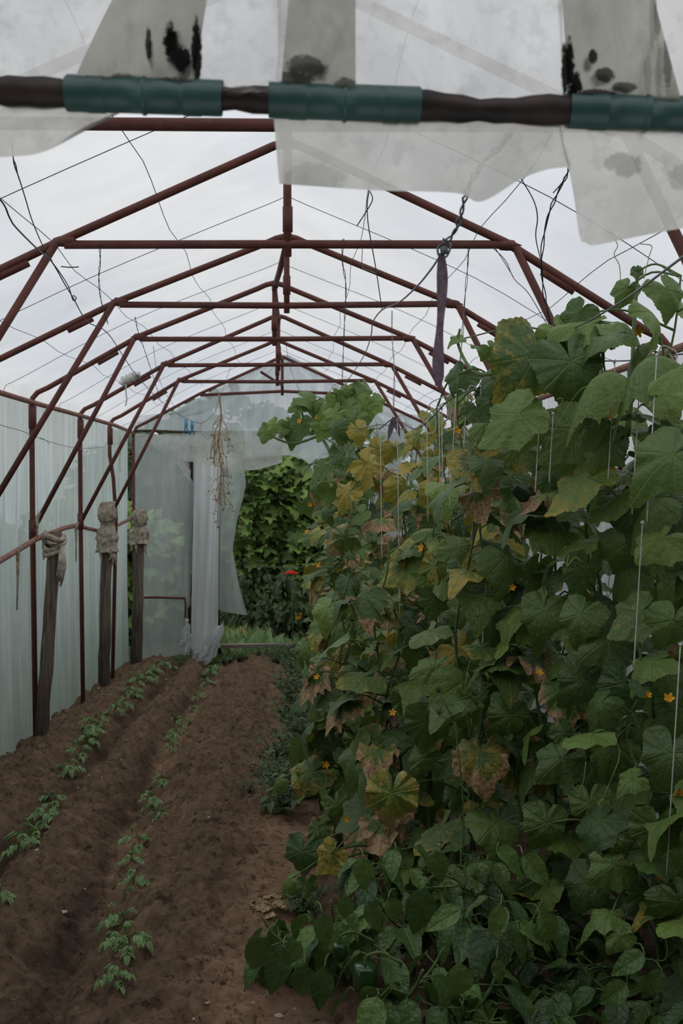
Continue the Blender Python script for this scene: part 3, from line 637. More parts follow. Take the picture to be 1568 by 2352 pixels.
wt('hanging_wire', [(28, 330, 2.68), (32, 375, 2.7), (44, 410, 2.75), (58, 455, 2.9), (75, 510, 3.1), (100, 568, 3.4), (120, 600, 3.45)], .0016, 'thin wire hanging below the left entrance flap down to the black wire', extra=[[(30, 365, 2.7), (36, 378, 2.7), (40, 398, 2.72), (44, 412, 2.75)]])
wt('hanging_wire', [(229, 562, 4.0), (230, 600, 4.1), (227, 640, 4.2), (232, 690, 4.5), (248, 745, 4.9)], .0013, 'twisted wire hanging from the left end of the third frame tie', True, turns=6)
wt('hanging_wire', [(310, 728, 5.33), (318, 765, 5.6), (332, 805, 6.2), (350, 860, 7.2), (368, 918, 8.4)], .0013, 'twisted wire from the left end of the fourth frame tie to the clothes wire', True, turns=8)
wt('hanging_wire', [(352, 795, 6.6), (360, 850, 7.6), (378, 900, 8.6), (415, 955, 9.9)], .0015, 'thin wire dropping steeply beside the white film bundle towards the pegs')
wt('hanging_wire', [(490, 952, 10.4), (505, 915, 10.2), (520, 870, 9.4), (530, 840, 9.3)], .0018, 'thin wire rising from the clothes pegs to the last roof frame', mat='grey_wire', extra=[[(462, 972, 10.35), (459, 985, 10.4), (466, 1000, 10.4), (480, 1010, 10.4)]])
wt('slack_wire', [(-120, 935, 4.8), (0, 976, 5.6), (50, 990, 6.2), (95, 1008, 6.8), (140, 1022, 7.4), (190, 1030, 8.0), (250, 1024, 9.0), (310, 1006, 10.2), (345, 998, 10.5)], .0019, 'slack grey wire sagging along the left wall below the eave', mat='grey_wire',
   extra=[[(92, 1005, 6.8), (106, 1012, 6.8), (114, 1020, 6.8)], [(184, 1028, 8), (196, 1040, 8), (202, 1034, 8)]])
# twisted hanger with the mauve strap
m_ = MB(); twist(m_, pw([(1172, 296, 1.30), (1155, 330, 1.42), (1108, 375, 1.55), (1080, 420, 1.62), (1066, 460, 1.68), (1050, 520, 1.75), (1022, 560, 1.85)]), .0017, .0034, 7, 6)
m_.tube(spline(pw([(1022, 555, 1.85), (1005, 570, 1.85), (1010, 590, 1.85), (1026, 588, 1.85), (1034, 562, 1.85), (1016, 548, 1.85)]), 5), .0020, 6)
m_.blob(at(1018, 575, 1.85), .008, 8, 6, .3)
tag(m_.build('wire_hanger', M['grey_wire']), 'twisted wire hook hanging from the entrance pipe, holding the mauve strap', 'wire')
wt('long_wire', [(1018, 575, 1.86), (990, 618, 2.1), (955, 660, 2.5), (915, 695, 3.0), (877, 712, 3.4), (856, 740, 3.8), (852, 770, 4.2), (838, 812, 4.8), (815, 850, 5.6), (790, 884, 6.6), (770, 908, 7.4), (762, 930, 7.6)], .0021, 'bent grey wire running from the strap hook down to the far vines', mat='grey_wire')
m_ = MB(); rows = []
for k in range(33):
    s = k / 32; y = 582 + 305 * s; x = 1014 + (-6 * s) + 3 * math.sin(s * 6); wd = (6 + 5 * math.sin(min(1, s * 5) * PI / 2) + 3 * math.sin(s * 9)) * (1 if s < .96 else .7)
    th = .3 * math.sin(s * 8)
    p = at(x, y, 1.86); ww = wd / F * 1.86
    rows.append([p + Vector((ww * c_ * math.cos(th), ww * c_ * math.sin(th) - .002 * (1 - c_ * c_), 0)) for c_ in (-1, -.5, 0, .5, 1)])
m_.grid(rows); m_.grid([[q + Vector((0, .0025, 0)) for q in r_[::-1]] for r_ in rows])
tag(m_.build('fabric_strap', M['strap']), 'worn mauve fabric strap hanging from the twisted wire hook, right of centre', 'strap')
wt('support_wire', [(1650, 530, 1.6), (1568, 590, 1.8), (1440, 684, 2.3), (1350, 738, 2.9), (1275, 775, 3.4), (1240, 808, 3.42), (1190, 848, 3.45), (1110, 886, 3.5), (1040, 912, 3.6), (985, 965, 3.8), (950, 985, 3.95), (905, 962, 4.1), (868, 985, 4.4), (830, 975, 4.9)], .0024, 'long grey support wire slanting over the vine tops from the upper right edge', mat='grey_wire')
wt('hanging_wire', [(1310, 370, 2.68), (1302, 400, 2.7), (1282, 440, 2.8), (1256, 505, 2.9), (1243, 600, 3.1), (1252, 690, 3.25), (1272, 775, 3.4)], .0017, 'black wire dropping from the right entrance flap to the support wire', True, turns=5,
   extra=[[(1302, 398, 2.7), (1290, 420, 2.72), (1270, 443, 2.75)], [(1196, 410, 2.68), (1225, 460, 2.75), (1234, 500, 2.8), (1230, 545, 2.9), (1242, 600, 3.1)], [(1266, 775, 3.4), (1276, 768, 3.38), (1282, 778, 3.4), (1272, 784, 3.4)]])
wt('hanging_wire', [(1128, 566, 4.0), (1160, 598, 3.95), (1180, 640, 3.85), (1212, 672, 3.7), (1250, 735, 3.5), (1270, 770, 3.4)], .0015, 'crooked wire from the right end of the third frame tie to the support wire', extra=[[(1130, 560, 4.0), (1150, 590, 4), (1178, 635, 3.9)]])
wt('hanging_wire', [(1076, 566, 4.0), (1073, 620, 4.1), (1066, 700, 3.9), (1060, 790, 3.75), (1050, 905, 3.58)], .0014, 'straight thin wire hanging from the third frame tie above the yellow flower', True, turns=3)
wt('hanging_wire', [(788, 548, 4.0), (786, 600, 4.1), (794, 660, 4.3), (790, 760, 5.0), (785, 885, 6.6)], .0014, 'thin wire hanging from the middle right of the third frame tie to the far vines', True, turns=4)
wt('hanging_wire', [(848, 436, 2.68), (843, 470, 2.7), (846, 520, 2.8), (860, 600, 3.0), (868, 650, 3.2), (877, 712, 3.4)], .0015, 'black wire hanging left of the strap with loose twisted tails', extra=[[(850, 440, 2.68), (855, 460, 2.7), (838, 490, 2.72), (820, 518, 2.75)], [(832, 566, 4.0), (832, 612, 4.0), (850, 622, 3.8), (864, 628, 3.4)]])
wt('hanging_wire', [(900, 714, 5.35), (900, 770, 5.5), (905, 850, 4.7), (903, 950, 4.12)], .0014, 'thin wire hanging from the fourth frame tie to the faded mauve rags', True, turns=4)
wt('hanging_wire', [(655, 785, 6.6), (668, 850, 7.6), (690, 905, 8.6)], .0013, 'faint wire hanging near the ridge towards the far vine tip')
# mauve rags on the support wire
m_ = MB()
for sx_, l_ in ((-1, .18), (1, .15)):
    p = at(904, 958, 4.1); m_.grid([[p + .62 * Vector((sx_ * .045 * s + c_ * .018 * math.sin(PI * min(1, s + .2)), -.01 - .008 * c_ * c_, -l_ * s * 1.0)) for c_ in (-1, 0, 1)] for s in np.linspace(0, 1, 9)])
tag(m_.build('tied_rag', M['strap']), 'pair of mauve rag tails knotted on the support wire among the yellow leaves', 'rag')
# film bundle
m_ = MB(); P = [at(x, y, 6.62 - .03) for x, y in ((278, 884), (286, 874), (298, 869), (310, 862), (322, 860))]; m_.tube(spline(P, 4), [.012 + .016 * math.sin(PI * min(1, .12 + i / 19)) + .006 * math.sin(i * 2.1) for i in range(17)], 10)
bz = m_.build('film_bundle', M['white_film']); tag(bz, 'white film bundled round the upper left rafter, a string tail hanging from it', 'plastic bundle')
m_ = MB(); m_.tube(spline([at(290, 876, 6.58), at(289, 900, 6.58), at(291, 918, 6.58), at(288, 932, 6.58)], 4), .0045, 6); m_.build('string_tail', M['twine'], bz)
m_ = MB(); m_.tube(spline(pw([(276, 1000, 9.6), (277, 1030, 9.6), (275, 1060, 9.6), (276, 1082, 9.6)]), 4), .005, 6); tag(m_.build('string_tail', M['twine']), 'short pale string hanging from the slack wire near the left corner', 'string')
# clothes pegs
for k, (px, py, lb) in enumerate(((427, 966, 'left blue clothes peg clipped on the wire at the far end'), (441, 970, 'right blue clothes peg clipped on the wire at the far end'))):
    p = at(px, py, 10.2 + .04 * k); t = empty('clothes_peg', p, lb, 'clothes peg', 'blue clothes pegs')
    for sgn in (-1, 1):
        m_ = MB(); m_.tube([p + Vector((sgn * .006, 0, .012)), p + Vector((sgn * .010, 0, -.02)), p + Vector((sgn * .006, 0, -.06)), p + Vector((sgn * .022, 0, -.118))], [.007, .008, .008, .007], 6); m_.build('jaw', M['peg'], t)
    m_ = MB(); m_.tube([p + Vector((-.016, 0, -.045)), p + Vector((.016, 0, -.045))], .007, 8); m_.build('spring', M['grey_wire'], t)
# dried stalk hanging in front of the curtains
rd = random.Random(5); t0 = at(503, 905, 10.3); t = empty('dried_weed', t0, 'dried brown weed hanging upside down before the far door curtains', 'dried plant')
m_ = MB(); main = spline([at(503, 905, 10.3), at(508, 960, 10.3), at(502, 1010, 10.3), at(507, 1080, 10.3), at(506, 1160, 10.3)], 6); m_.tube(main, [.009 - .006 * i / len(main) for i in range(len(main))], 6)
m2 = MB()
for k in range(34):
    i = rd.randint(5, len(main) - 3); p = main[i]; d = Vector((rd.choice((-1, 1)) * rd.uniform(.02, .10), rd.uniform(-.03, .03), -rd.uniform(.10, .38)))
    q = p + d; m_.tube([p, p + d * .5 + Vector((d.x * .3, 0, .02)), q], [.0035, .003, .0015], 5)
    for j in range(5): m2.blob(q + Vector((rd.uniform(-.035, .035), rd.uniform(-.02, .02), rd.uniform(-.02, .02))), rd.uniform(.004, .009), 5, 3, .3, rd)
m_.build('stalk', M['straw'], t); m2.build('seed_head', M['straw'], t)

# ------------------------------------------------------------------ leaves
def outline_cuke(ph):
    a = abs(ph) * 180 / PI
    return np.interp(a, [0, 10, 22, 34, 46, 58, 66, 80, 94, 106, 118, 130, 145, 160, 171, 178, 180],
                     [.92, .78, .65, .58, .59, .66, .60, .555, .56, .60, .615, .56, .54, .47, .30, .10, .06])
def outline_grape(ph):
    a = abs(ph) * 180 / PI
    return np.interp(a, [0, 12, 26, 38, 52, 64, 80, 96, 112, 130, 150, 168, 178, 180], [.75, .62, .42, .50, .70, .56, .42, .50, .60, .50, .48, .40, .16, .1])
def warp(X, Y, seed):
    q = np.random.RandomState(seed + 50).rand(4) * 6
    return .13 * (np.sin(3.4 * X + q[0]) - math.sin(q[0])) + .11 * (np.sin(3.1 * Y + q[1]) - math.sin(q[1])) + .05 * np.sin(6 * X + 5 * Y + q[2]) * np.hypot(X, Y)
def polar_leaf(outline, segs, rings, seed, serr=.022, curl=.25, ripple=.05, fold=.12, teeth=46):
    rs = np.random.RandomState(seed); ph = -PI + 2 * PI * (np.arange(segs) + .0) / segs
    rad = outline(ph) * (1 + serr * 2 * ((np.arange(segs) * teeth / segs) % 1 - .5)) * (1 + .04 * np.sin(3 * ph + seed))
    rr = (np.arange(1, rings + 1) / rings) ** .85
    Rm = rr[:, None] * rad[None]; X = Rm * np.sin(ph); Y = Rm * np.cos(ph)
    rn = rr[:, None] * np.ones(segs)[None]
    p1, p2, p3 = rs.rand(3) * 6
    Z = -curl * (X ** 2 + Y ** 2 * .9) + ripple * rn ** 2 * (np.sin(5 * ph + p1) * .6 + np.sin(9 * ph + p2) * .5 + np.sin(15 * ph + p3) * .25) - fold * np.abs(X) * .5
    Z += -.25 * curl * np.clip(Y, 0, 1) ** 2 + .008 * (np.cos(ph * 5) * rn)
    Z += warp(X, Y, seed)
    V = np.concatenate([[[0, 0, 0]], np.stack([X, Y, Z], -1).reshape(-1, 3)])
    i = np.arange(segs); F_ = [np.stack([np.zeros(segs, int), 1 + i, 1 + (i + 1) % segs, 1 + (i + 1) % segs], 1)[:, :3]]
    Q = []
    for k in range(rings - 1):
        a = 1 + k * segs + i; b = 1 + k * segs + (i + 1) % segs; Q.append(np.stack([a, a + segs, b + segs, b], 1))
    Q = np.concatenate(Q); T = F_[0]; tri = np.concatenate([T, Q[:, [0, 1, 2]], Q[:, [0, 2, 3]]])
    tri = tri[:, ::-1]
    UV = np.concatenate([[[0, 0]], np.stack([X, Y], -1).reshape(-1, 2)])
    return V, tri, UV
def lance_leaf(nl, nw, seed, wd=.24, curl=.35, fold=.25, wave=.02):
    """simple pointed leaf, base at the origin, tip at y=1"""
    rs = np.random.RandomState(seed); p = rs.rand(3) * 6; t = np.linspace(0, 1, nl + 1); s = np.linspace(-1, 1, nw + 1)
    W = wd * np.clip(np.sin(PI * t ** .72), 0, 1) ** .85 * (1 - .25 * t) + .004
    X = W[:, None] * s[None]; Y = np.repeat(t[:, None], nw + 1, 1)
    Z = -curl * Y ** 2 + fold * np.abs(X) + wave * np.sin(Y * 14 + p[0] + s[None] * 2) * np.abs(s[None])
    V = np.stack([X, Y - .12 * 0, Z], -1).reshape(-1, 3); n = nw + 1
    ii, jj = np.meshgrid(np.arange(nw), np.arange(nl)); a = (jj * n + ii).ravel()
    tri = np.concatenate([np.stack([a, a + 1, a + n + 1], 1), np.stack([a, a + n + 1, a + n], 1)])
    return V, tri, np.stack([X, Y], -1).reshape(-1, 2)
CUKE_HI = [polar_leaf(outline_cuke, 92, 6, s, .035, c, r_, f, 46) for s, c, r_, f in ((1, .5, .045, .3), (2, .7, .06, .45), (3, .35, .055, .6), (4, .95, .07, .3), (5, .25, .065, .45))]
CUKE_MD = [polar_leaf(outline_cuke, 48, 4, s, .03, c, r_, f, 24) for s, c, r_, f in ((1, .35, .04, .1), (2, .6, .05, .25), (3, .25, .05, .4), (4, .9, .07, .1), (5, .1, .06, .2))]
CUKE_LO = [polar_leaf(outline_cuke, 26, 2, s, .0, c, r_, f) for s, c, r_, f in ((1, .35, .05, .1), (2, .7, .06, .25), (3, .3, .05, .4))]
CURLED = [polar_leaf(outline_cuke, 80, 6, s, .03, c, r_, f, 26) for s, c, r_, f in ((11, .5, .16, .2), (12, 1.0, .2, .3), (13, .2, .15, .6))]
GRAPE = [polar_leaf(outline_grape, 30, 2, s, .0, c, r_, f) for s, c, r_, f in ((1, .5, .06, .1), (2, .2, .08, .25))]
PEP_HI = [lance_leaf(12, 6, s, w_, c, f, wv) for s, w_, c, f, wv in ((1, .30, .35, .2, .02), (2, .34, .55, .35, .03), (3, .27, .15, .3, .025))]
LAN_LO = [lance_leaf(4, 2, s, w_, c, f, 0) for s, w_, c, f in ((1, .24, .35, .2), (2, .3, .6, .3))]
class LB:
    """collects leaves of one plant into one mesh"""
    def __init__(s): s.V = []; s.F = []; s.U = []; s.S = []; s.T = []; s.n = 0
    def leaf(s, tmpl, pos, tip, nrm, size, yel=0, brn=0, tone=.4, spk=0):
        V, F_, U = tmpl; y = Vector(tip).normalized(); n = Vector(nrm); n = (n - y * n.dot(y))
        n = n.normalized() if n.length > 1e-4 else y.orthogonal().normalized()
        x = y.cross(n); A = np.array([x, y, n]) * size
        s.V.append(V @ A + np.array(pos)); s.F.append(F_ + s.n); s.U.append(U); k = len(V); s.n += k
        s.S.append(np.tile([yel, brn], (k, 1))); s.T.append(np.tile([tone, spk], (k, 1)))
    def build(s, name, mat, parent=None):
        return npmesh(name, np.concatenate(s.V), np.concatenate(s.F), mat, {'blade': np.concatenate(s.U), 'state': np.concatenate(s.S), 'tone': np.concatenate(s.T)}, parent)
def flower_mesh(name, p, d, size, parent, mat='petal', n=5):
    fr = random.Random(int(p[0] * 9973 + p[2] * 7919)); size = size * fr.uniform(.65, .95); d = Vector(d) + Vector((fr.uniform(-1, 1), fr.uniform(-.3, .5), fr.uniform(-.7, .9))); cup = fr.uniform(.25, 1.1)
    m_ = MB(); d = Vector(d).normalized(); a = d.orthogonal().normalized(); b_ = d.cross(a)
    for k in range(n):
        q = 2 * PI * k / n; u = a * math.cos(q) + b_ * math.sin(q); v = d.cross(u)
        m_.grid([[p + (u * t_ * (1.1 - .4 * cup) + d * (cup * t_ + .3 * t_ * (1 - t_)) + v * s_ * .30 * math.sin(PI * min(.97, t_ * .8 + .12))) * size for s_ in (-1, 0, 1)] for t_ in (0, .35, .7, 1)])
    m_.tube([p - d * size * .7, p - d * size * .2, p + d * size * .1], [size * .10, size * .16, size * .13], 6)
    return m_.build(name, M[mat], parent)
def tendril_pts(p, d, L_, rd):
    d = Vector(d).normalized(); pts = [p]; a = d.orthogonal().normalized(); b_ = d.cross(a)
    for k in range(1, 8): pts.append(p + d * L_ * .1 * k + Vector((0, 0, -.012 * k * k * L_)) + a * .02 * math.sin(k))
    c = pts[-1]; turns = rd.choice((1.5, 2.5))
    for k in range(1, 22):
        q = k / 21 * turns * 2 * PI; rr = L_ * .055 * (1 - k / 30); pts.append(c + d * L_ * .006 * k + (a * math.sin(q) + Vector((0, 0, 1)) * (math.cos(q) - 1)) * rr)
    return pts

HEROES = []   # read off the photograph: px, py, Y, width px, tip angle from straight down (+ right), tilt up, yellow, brown, speckle, curled
def H(*a): HEROES.append(a)
for a in [
 # top right, near
 (1225,815,3.1,215,-25,25,.62,0,0,0),(1310,830,3.0,190,10,20,.05,0,0,0),(1190,950,2.95,165,-62,38,.1,0,0,0),(1375,860,2.85,175,-70,45,.1,0,0,0),(1350,742,3.1,150,-70,50,.05,0,0,0),
 (1395,770,3.0,150,-60,45,.1,0,0,0),(1292,765,3.15,130,30,62,.15,0,0,0),(1330,720,3.15,90,-40,40,0,0,0,0),(1442,660,3.3,62,-30,20,0,0,0,0),(1462,622,3.3,30,0,10,0,0,0,0),(1530,664,3.1,95,20,30,.0,0,0,0),(1500,720,3.0,150,25,62,.1,0,0,0),(1560,690,3.2,80,40,40,0,0,0,0),
 (1480,825,2.8,190,-70,62,.1,0,0,0),(1555,850,2.7,130,-50,50,.1,0,0,0),(1420,745,3.1,120,60,60,0,0,0,0),(1230,960,3.05,120,-35,20,.05,0,0,0),(1315,985,3.0,155,-50,30,.1,0,0,0),(1330,1030,3.1,110,10,10,.1,0,0,0),(1395,1010,2.95,140,-25,15,.45,0,.3,0),
 (1455,950,2.9,150,-75,55,.15,0,0,0),(1545,1045,2.6,190,-50,35,.1,0,0,0),(1340,1090,3.0,180,-60,48,.62,.1,.3,0),(1560,1000,2.9,100,0,20,.1,0,0,0),(1200,1030,3.3,110,-60,40,.62,0,0,0),(1170,1090,3.5,120,30,20,.1,0,0,0),(1270,1100,3.3,100,-20,10,.75,.1,0,0),
 (1165,835,3.2,70,-20,20,.85,.1,0,0),(1125,800,3.3,46,30,30,0,0,0,0),(1060,860,3.6,75,-20,15,0,0,0,0),(1052,778,3.6,40,-60,40,0,0,0,0),(1095,795,3.55,38,50,45,0,0,0,0),(1120,905,3.5,60,20,20,.1,0,0,0),(1140,870,3.4,90,-40,20,.05,0,0,0),
 (1250,1165,3.2,120,-70,55,.2,0,0,0),(1320,1170,3.1,120,60,60,.1,0,0,0),(1180,1140,3.5,110,-60,25,.1,0,0,0),(1420,1140,3.0,120,-70,50,.2,0,.3,0),(1500,1150,2.9,140,-60,40,.1,0,.2,0),(1110,1160,3.7,110,10,20,.88,.25,0,1),
 # right, middle height
 (1130,1290,3.4,115,35,22,.72,.1,.2,0),(1204,1290,3.3,85,-60,50,.05,0,0,0),(1345,1305,3.0,112,-10,25,.25,0,1,0),(1437,1250,3.0,100,0,15,.2,0,.3,0),(1520,1235,2.85,115,-45,30,.2,0,.5,0),(1250,1405,3.1,108,-8,8,.1,0,0,0),(1335,1410,2.95,122,-22,10,.3,0,1,0),
 (1470,1405,2.85,135,-62,30,.45,.05,1,0),(1545,1425,2.75,105,-20,15,.1,0,.5,0),(1395,1470,2.95,118,-52,25,.1,0,.6,0),(1500,1520,2.8,112,-52,42,.1,0,.2,0),(1340,1560,3.0,112,-35,18,.25,.05,.3,0),(1432,1570,2.9,120,-25,12,.1,0,.2,0),(1380,1615,2.85,100,-42,20,.15,.12,.4,0),
 (1120,1575,3.3,75,0,10,.1,0,0,0),(1150,1512,3.25,120,-72,52,.3,0,0,0),(1293,1680,3.0,62,30,15,0,0,0,0),(1470,1680,2.9,85,-20,15,.4,.3,.3,1),(1410,1715,2.9,120,-45,20,.1,0,.2,0),(1290,1742,2.95,110,-45,30,.15,.1,.2,0),(1540,1730,2.6,150,-15,12,.3,.08,.4,0),
 (1255,1890,2.85,122,-15,8,.15,.05,.3,0),(1505,1900,2.65,138,-12,12,.45,.12,.4,0),(1415,1925,2.7,85,-60,25,.05,0,.2,0),(1410,1985,2.7,105,-52,35,.05,0,.1,0),(1350,2030,2.85,125,-25,10,.15,0,.1,0),(1400,2100,2.65,98,-78,55,.05,0,0,0),(1490,2050,2.7,120,10,15,.05,0,.1,0),
 (1560,2070,2.55,125,15,10,.2,0,.4,0),(1420,2150,2.6,66,-30,35,.1,0,0,0),(1455,1790,2.7,70,-55,40,.2,.15,.3,0),(1355,1845,2.9,98,5,25,.15,.1,.1,0),(1310,2290,2.7,90,0,5,.1,.3,.1,0),(1440,1430,3.2,90,30,10,.1,0,0,0),(1190,1350,3.4,90,-20,10,.2,0,0,0),
 (1230,1520,3.3,110,20,10,.1,0,0,0),(1170,1640,3.2,100,-30,12,.35,.1,0,0),(1230,1680,3.3,100,-60,25,.25,0,0,0),(1250,1780,3.2,80,20,10,.1,.85,0,1),(1540,1560,2.9,100,10,15,.1,0,.2,0),(1560,1320,2.9,110,-30,20,.1,0,.2,0),(1545,1820,2.7,90,-40,20,.1,0,.2,0),
 # middle
 (945,1285,3.8,118,-62,28,.62,.05,.2,0),(1000,1300,3.7,82,-30,30,.75,.1,0,1),(994,1219,3.8,70,-70,50,.15,0,0,0),(937,1262,3.8,70,-60,45,.1,0,0,0),(1140,1195,3.6,120,-70,52,.85,.1,0,0),(998,1375,3.7,72,-10,20,.1,0,0,0),(1085,1400,3.5,88,-40,15,.1,0,0,0),
 (776,1425,4.8,72,-20,10,.6,.62,0,0),(950,1440,3.9,75,-35,20,.1,0,0,0),(1005,1470,3.8,60,20,20,.1,0,0,0),(955,1500,3.9,60,-10,10,.1,0,0,0),(890,1465,4.0,40,0,10,1,0,0,0),(1000,1530,3.5,90,-65,45,.2,0,0,0),(750,1590,4.2,82,-55,30,.25,0,.2,0),
 (800,1525,4.4,85,-30,45,.75,.25,.4,1),(860,1530,4.2,90,10,40,.75,.3,.2,1),(728,1540,4.6,70,-20,20,.6,.9,0,1),(876,1578,3.9,80,-70,40,.3,1,0,1),(740,1660,4.3,62,-5,5,.55,0,0,0),(762,1712,4.2,78,10,20,.5,.3,.8,0),(983,1655,3.5,108,-10,12,.15,0,.1,0),
 (868,1700,3.7,78,-30,12,.55,.55,.2,0),(975,1740,3.6,70,-20,15,.3,.1,0,0),(900,1822,3.2,140,-8,10,.72,.52,.3,1),(715,1775,4.1,88,-50,25,.65,.15,.4,0),(690,1720,4.3,60,-30,20,.2,0,0,0),(1113,1775,3.3,62,10,5,.45,.35,0,1),(1044,1825,3.4,55,0,5,.4,0,0,0),(772,1846,3.9,60,20,15,.1,0,0,0),
 (694,1955,3.7,90,-10,25,.35,0,.2,0),(760,1962,3.5,78,-45,25,.8,.12,.1,0),(665,2020,3.6,68,-60,40,.1,0,0,0),(705,2030,3.55,50,0,5,.5,0,0,0),(880,1625,3.8,60,-30,20,.2,.3,0,0),(815,1700,4.0,55,20,20,.55,.5,0,1),(930,1600,3.7,70,30,20,.1,0,0,0),(1060,1690,3.5,70,20,15,.1,0,0,0),
 (1080,1530,3.4,75,30,25,.1,0,0,0),(1050,1260,3.6,90,50,45,.15,0,0,0),(1060,1320,3.5,70,-10,10,.1,0,0,0),(830,1780,3.8,60,-20,20,.15,0,0,0),(640,1790,4.2,50,-60,35,.5,0,0,0),(1150,1440,3.4,80,-10,10,.1,0,0,0),
 # far, orange and tan ones
 (845,1065,5.6,85,60,38,1,.3,0,1),(800,1130,5.6,70,-40,25,.95,.25,0,1),(872,1108,5.6,62,10,25,.6,1,0,1),(930,1110,5.4,70,20,55,.8,.1,0,0),(875,1192,5.4,70,-60,65,.6,.9,0,0),(790,1235,5.2,70,-50,25,.6,.6,0,1),(825,1262,5.2,70,-60,40,.5,.55,0,1),(900,1250,5.2,55,0,20,.5,.9,0,1),
 (650,985,7.2,36,-70,50,0,0,0,0),(690,928,7.2,46,-50,45,0,0,0,0),(715,935,7.2,38,30,30,0,0,0,0),(675,1000,7.2,44,-20,10,0,0,0,0),(740,1075,6.6,48,-50,20,0,0,0,0),(770,985,6.6,62,0,25,.5,.1,.2,0),(790,1045,6.4,66,10,15,.1,0,.1,0),(730,1115,6.4,44,0,15,0,0,0,0),
 (820,985,6.6,55,20,30,.85,.2,0,0),(870,1030,6.2,60,-20,25,.9,.1,0,0),(905,1030,6.0,50,0,20,.8,0,0,0),(960,1000,5.8,60,-40,40,.75,.1,0,0),(1000,960,5.4,70,20,40,.7,.05,0,0),(1030,1010,5.0,60,-30,25,.8,.3,0,0),(1000,1050,5.0,60,10,20,.85,.2,0,0),(965,1075,5.2,60,-20,25,.9,.2,0,0),
 (1070,1000,4.6,80,20,15,.1,0,0,0),(1060,950,4.4,60,-30,15,.05,0,0,0),(1090,1040,4.4,80,-50,25,.15,0,0,0),(1130,1010,4.2,80,0,15,.75,.2,0,0),(1020,1130,4.6,90,0,12,.75,.05,0,0),(1080,1110,4.2,60,-60,40,.1,0,0,0),(760,1380,5.0,70,-30,25,.6,.1,0,0),(700,1490,5.4,60,-30,15,.1,0,0,0),
 (830,1180,5.4,50,-60,40,.1,0,0,0),(755,1180,5.8,46,0,20,.1,0,0,0),(720,1230,6.2,46,-40,25,0,0,0,0),(735,1330,5.8,46,-20,20,.1,0,0,0),(720,1400,5.8,40,0,20,0,0,0,0),(700,1160,6.6,40,20,20,0,0,0,0),(880,1340,4.8,50,0,20,.4,.3,0,0)]: H(*a)

FRONT = [(.62, 3.85, .36, 'a leaning'), (.60, 3.30, .34, ''), (.86, 3.25, .40, ''), (1.10, 3.10, .60, ''), (.38, 3.75, -.10, ''), (.24, 4.20, -.32, ''), (.98, 2.75, -.35, '')]
ROWA = [(.26, 4.85, -.30), (.27, 5.5, -.08), (.28, 6.2, .18), (.28, 6.9, .48), (.30, 7.5, .62), (.34, 8.2, .50), (.42, 9.0, .40), (.50, 9.8, .35)]
ROWB = [(.72, 4.45, .34), (.68, 5.1, .26), (.62, 5.8, .22), (.58, 6.6, .30), (.55, 7.4, .42), (.55, 8.4, .38)]
ROWC = [(1.15, 3.9, .50), (1.12, 4.7, .42), (1.1, 5.6, .34), (1.1, 6.7, .30), (1.08, 8.0, .30)]
FL = ['tall near cucumber vine with thin flowering shoot, left of the big dark leaves',
      'near cucumber vine with the large yellow-edged leaf under the wire joint',
      'dense near cucumber vine in the middle of the front mass, with speckled heart-shaped leaves',
      'tallest near cucumber vine at the right edge, its tips reaching the roof',
      'low front cucumber vine with yellow-splashed leaves beside the long white string',
      'low sprawling cucumber vine by the path, with brown shrivelled leaves',
      'cucumber vine at lower right, its dark leaves hanging over the pepper plants']
vines = []
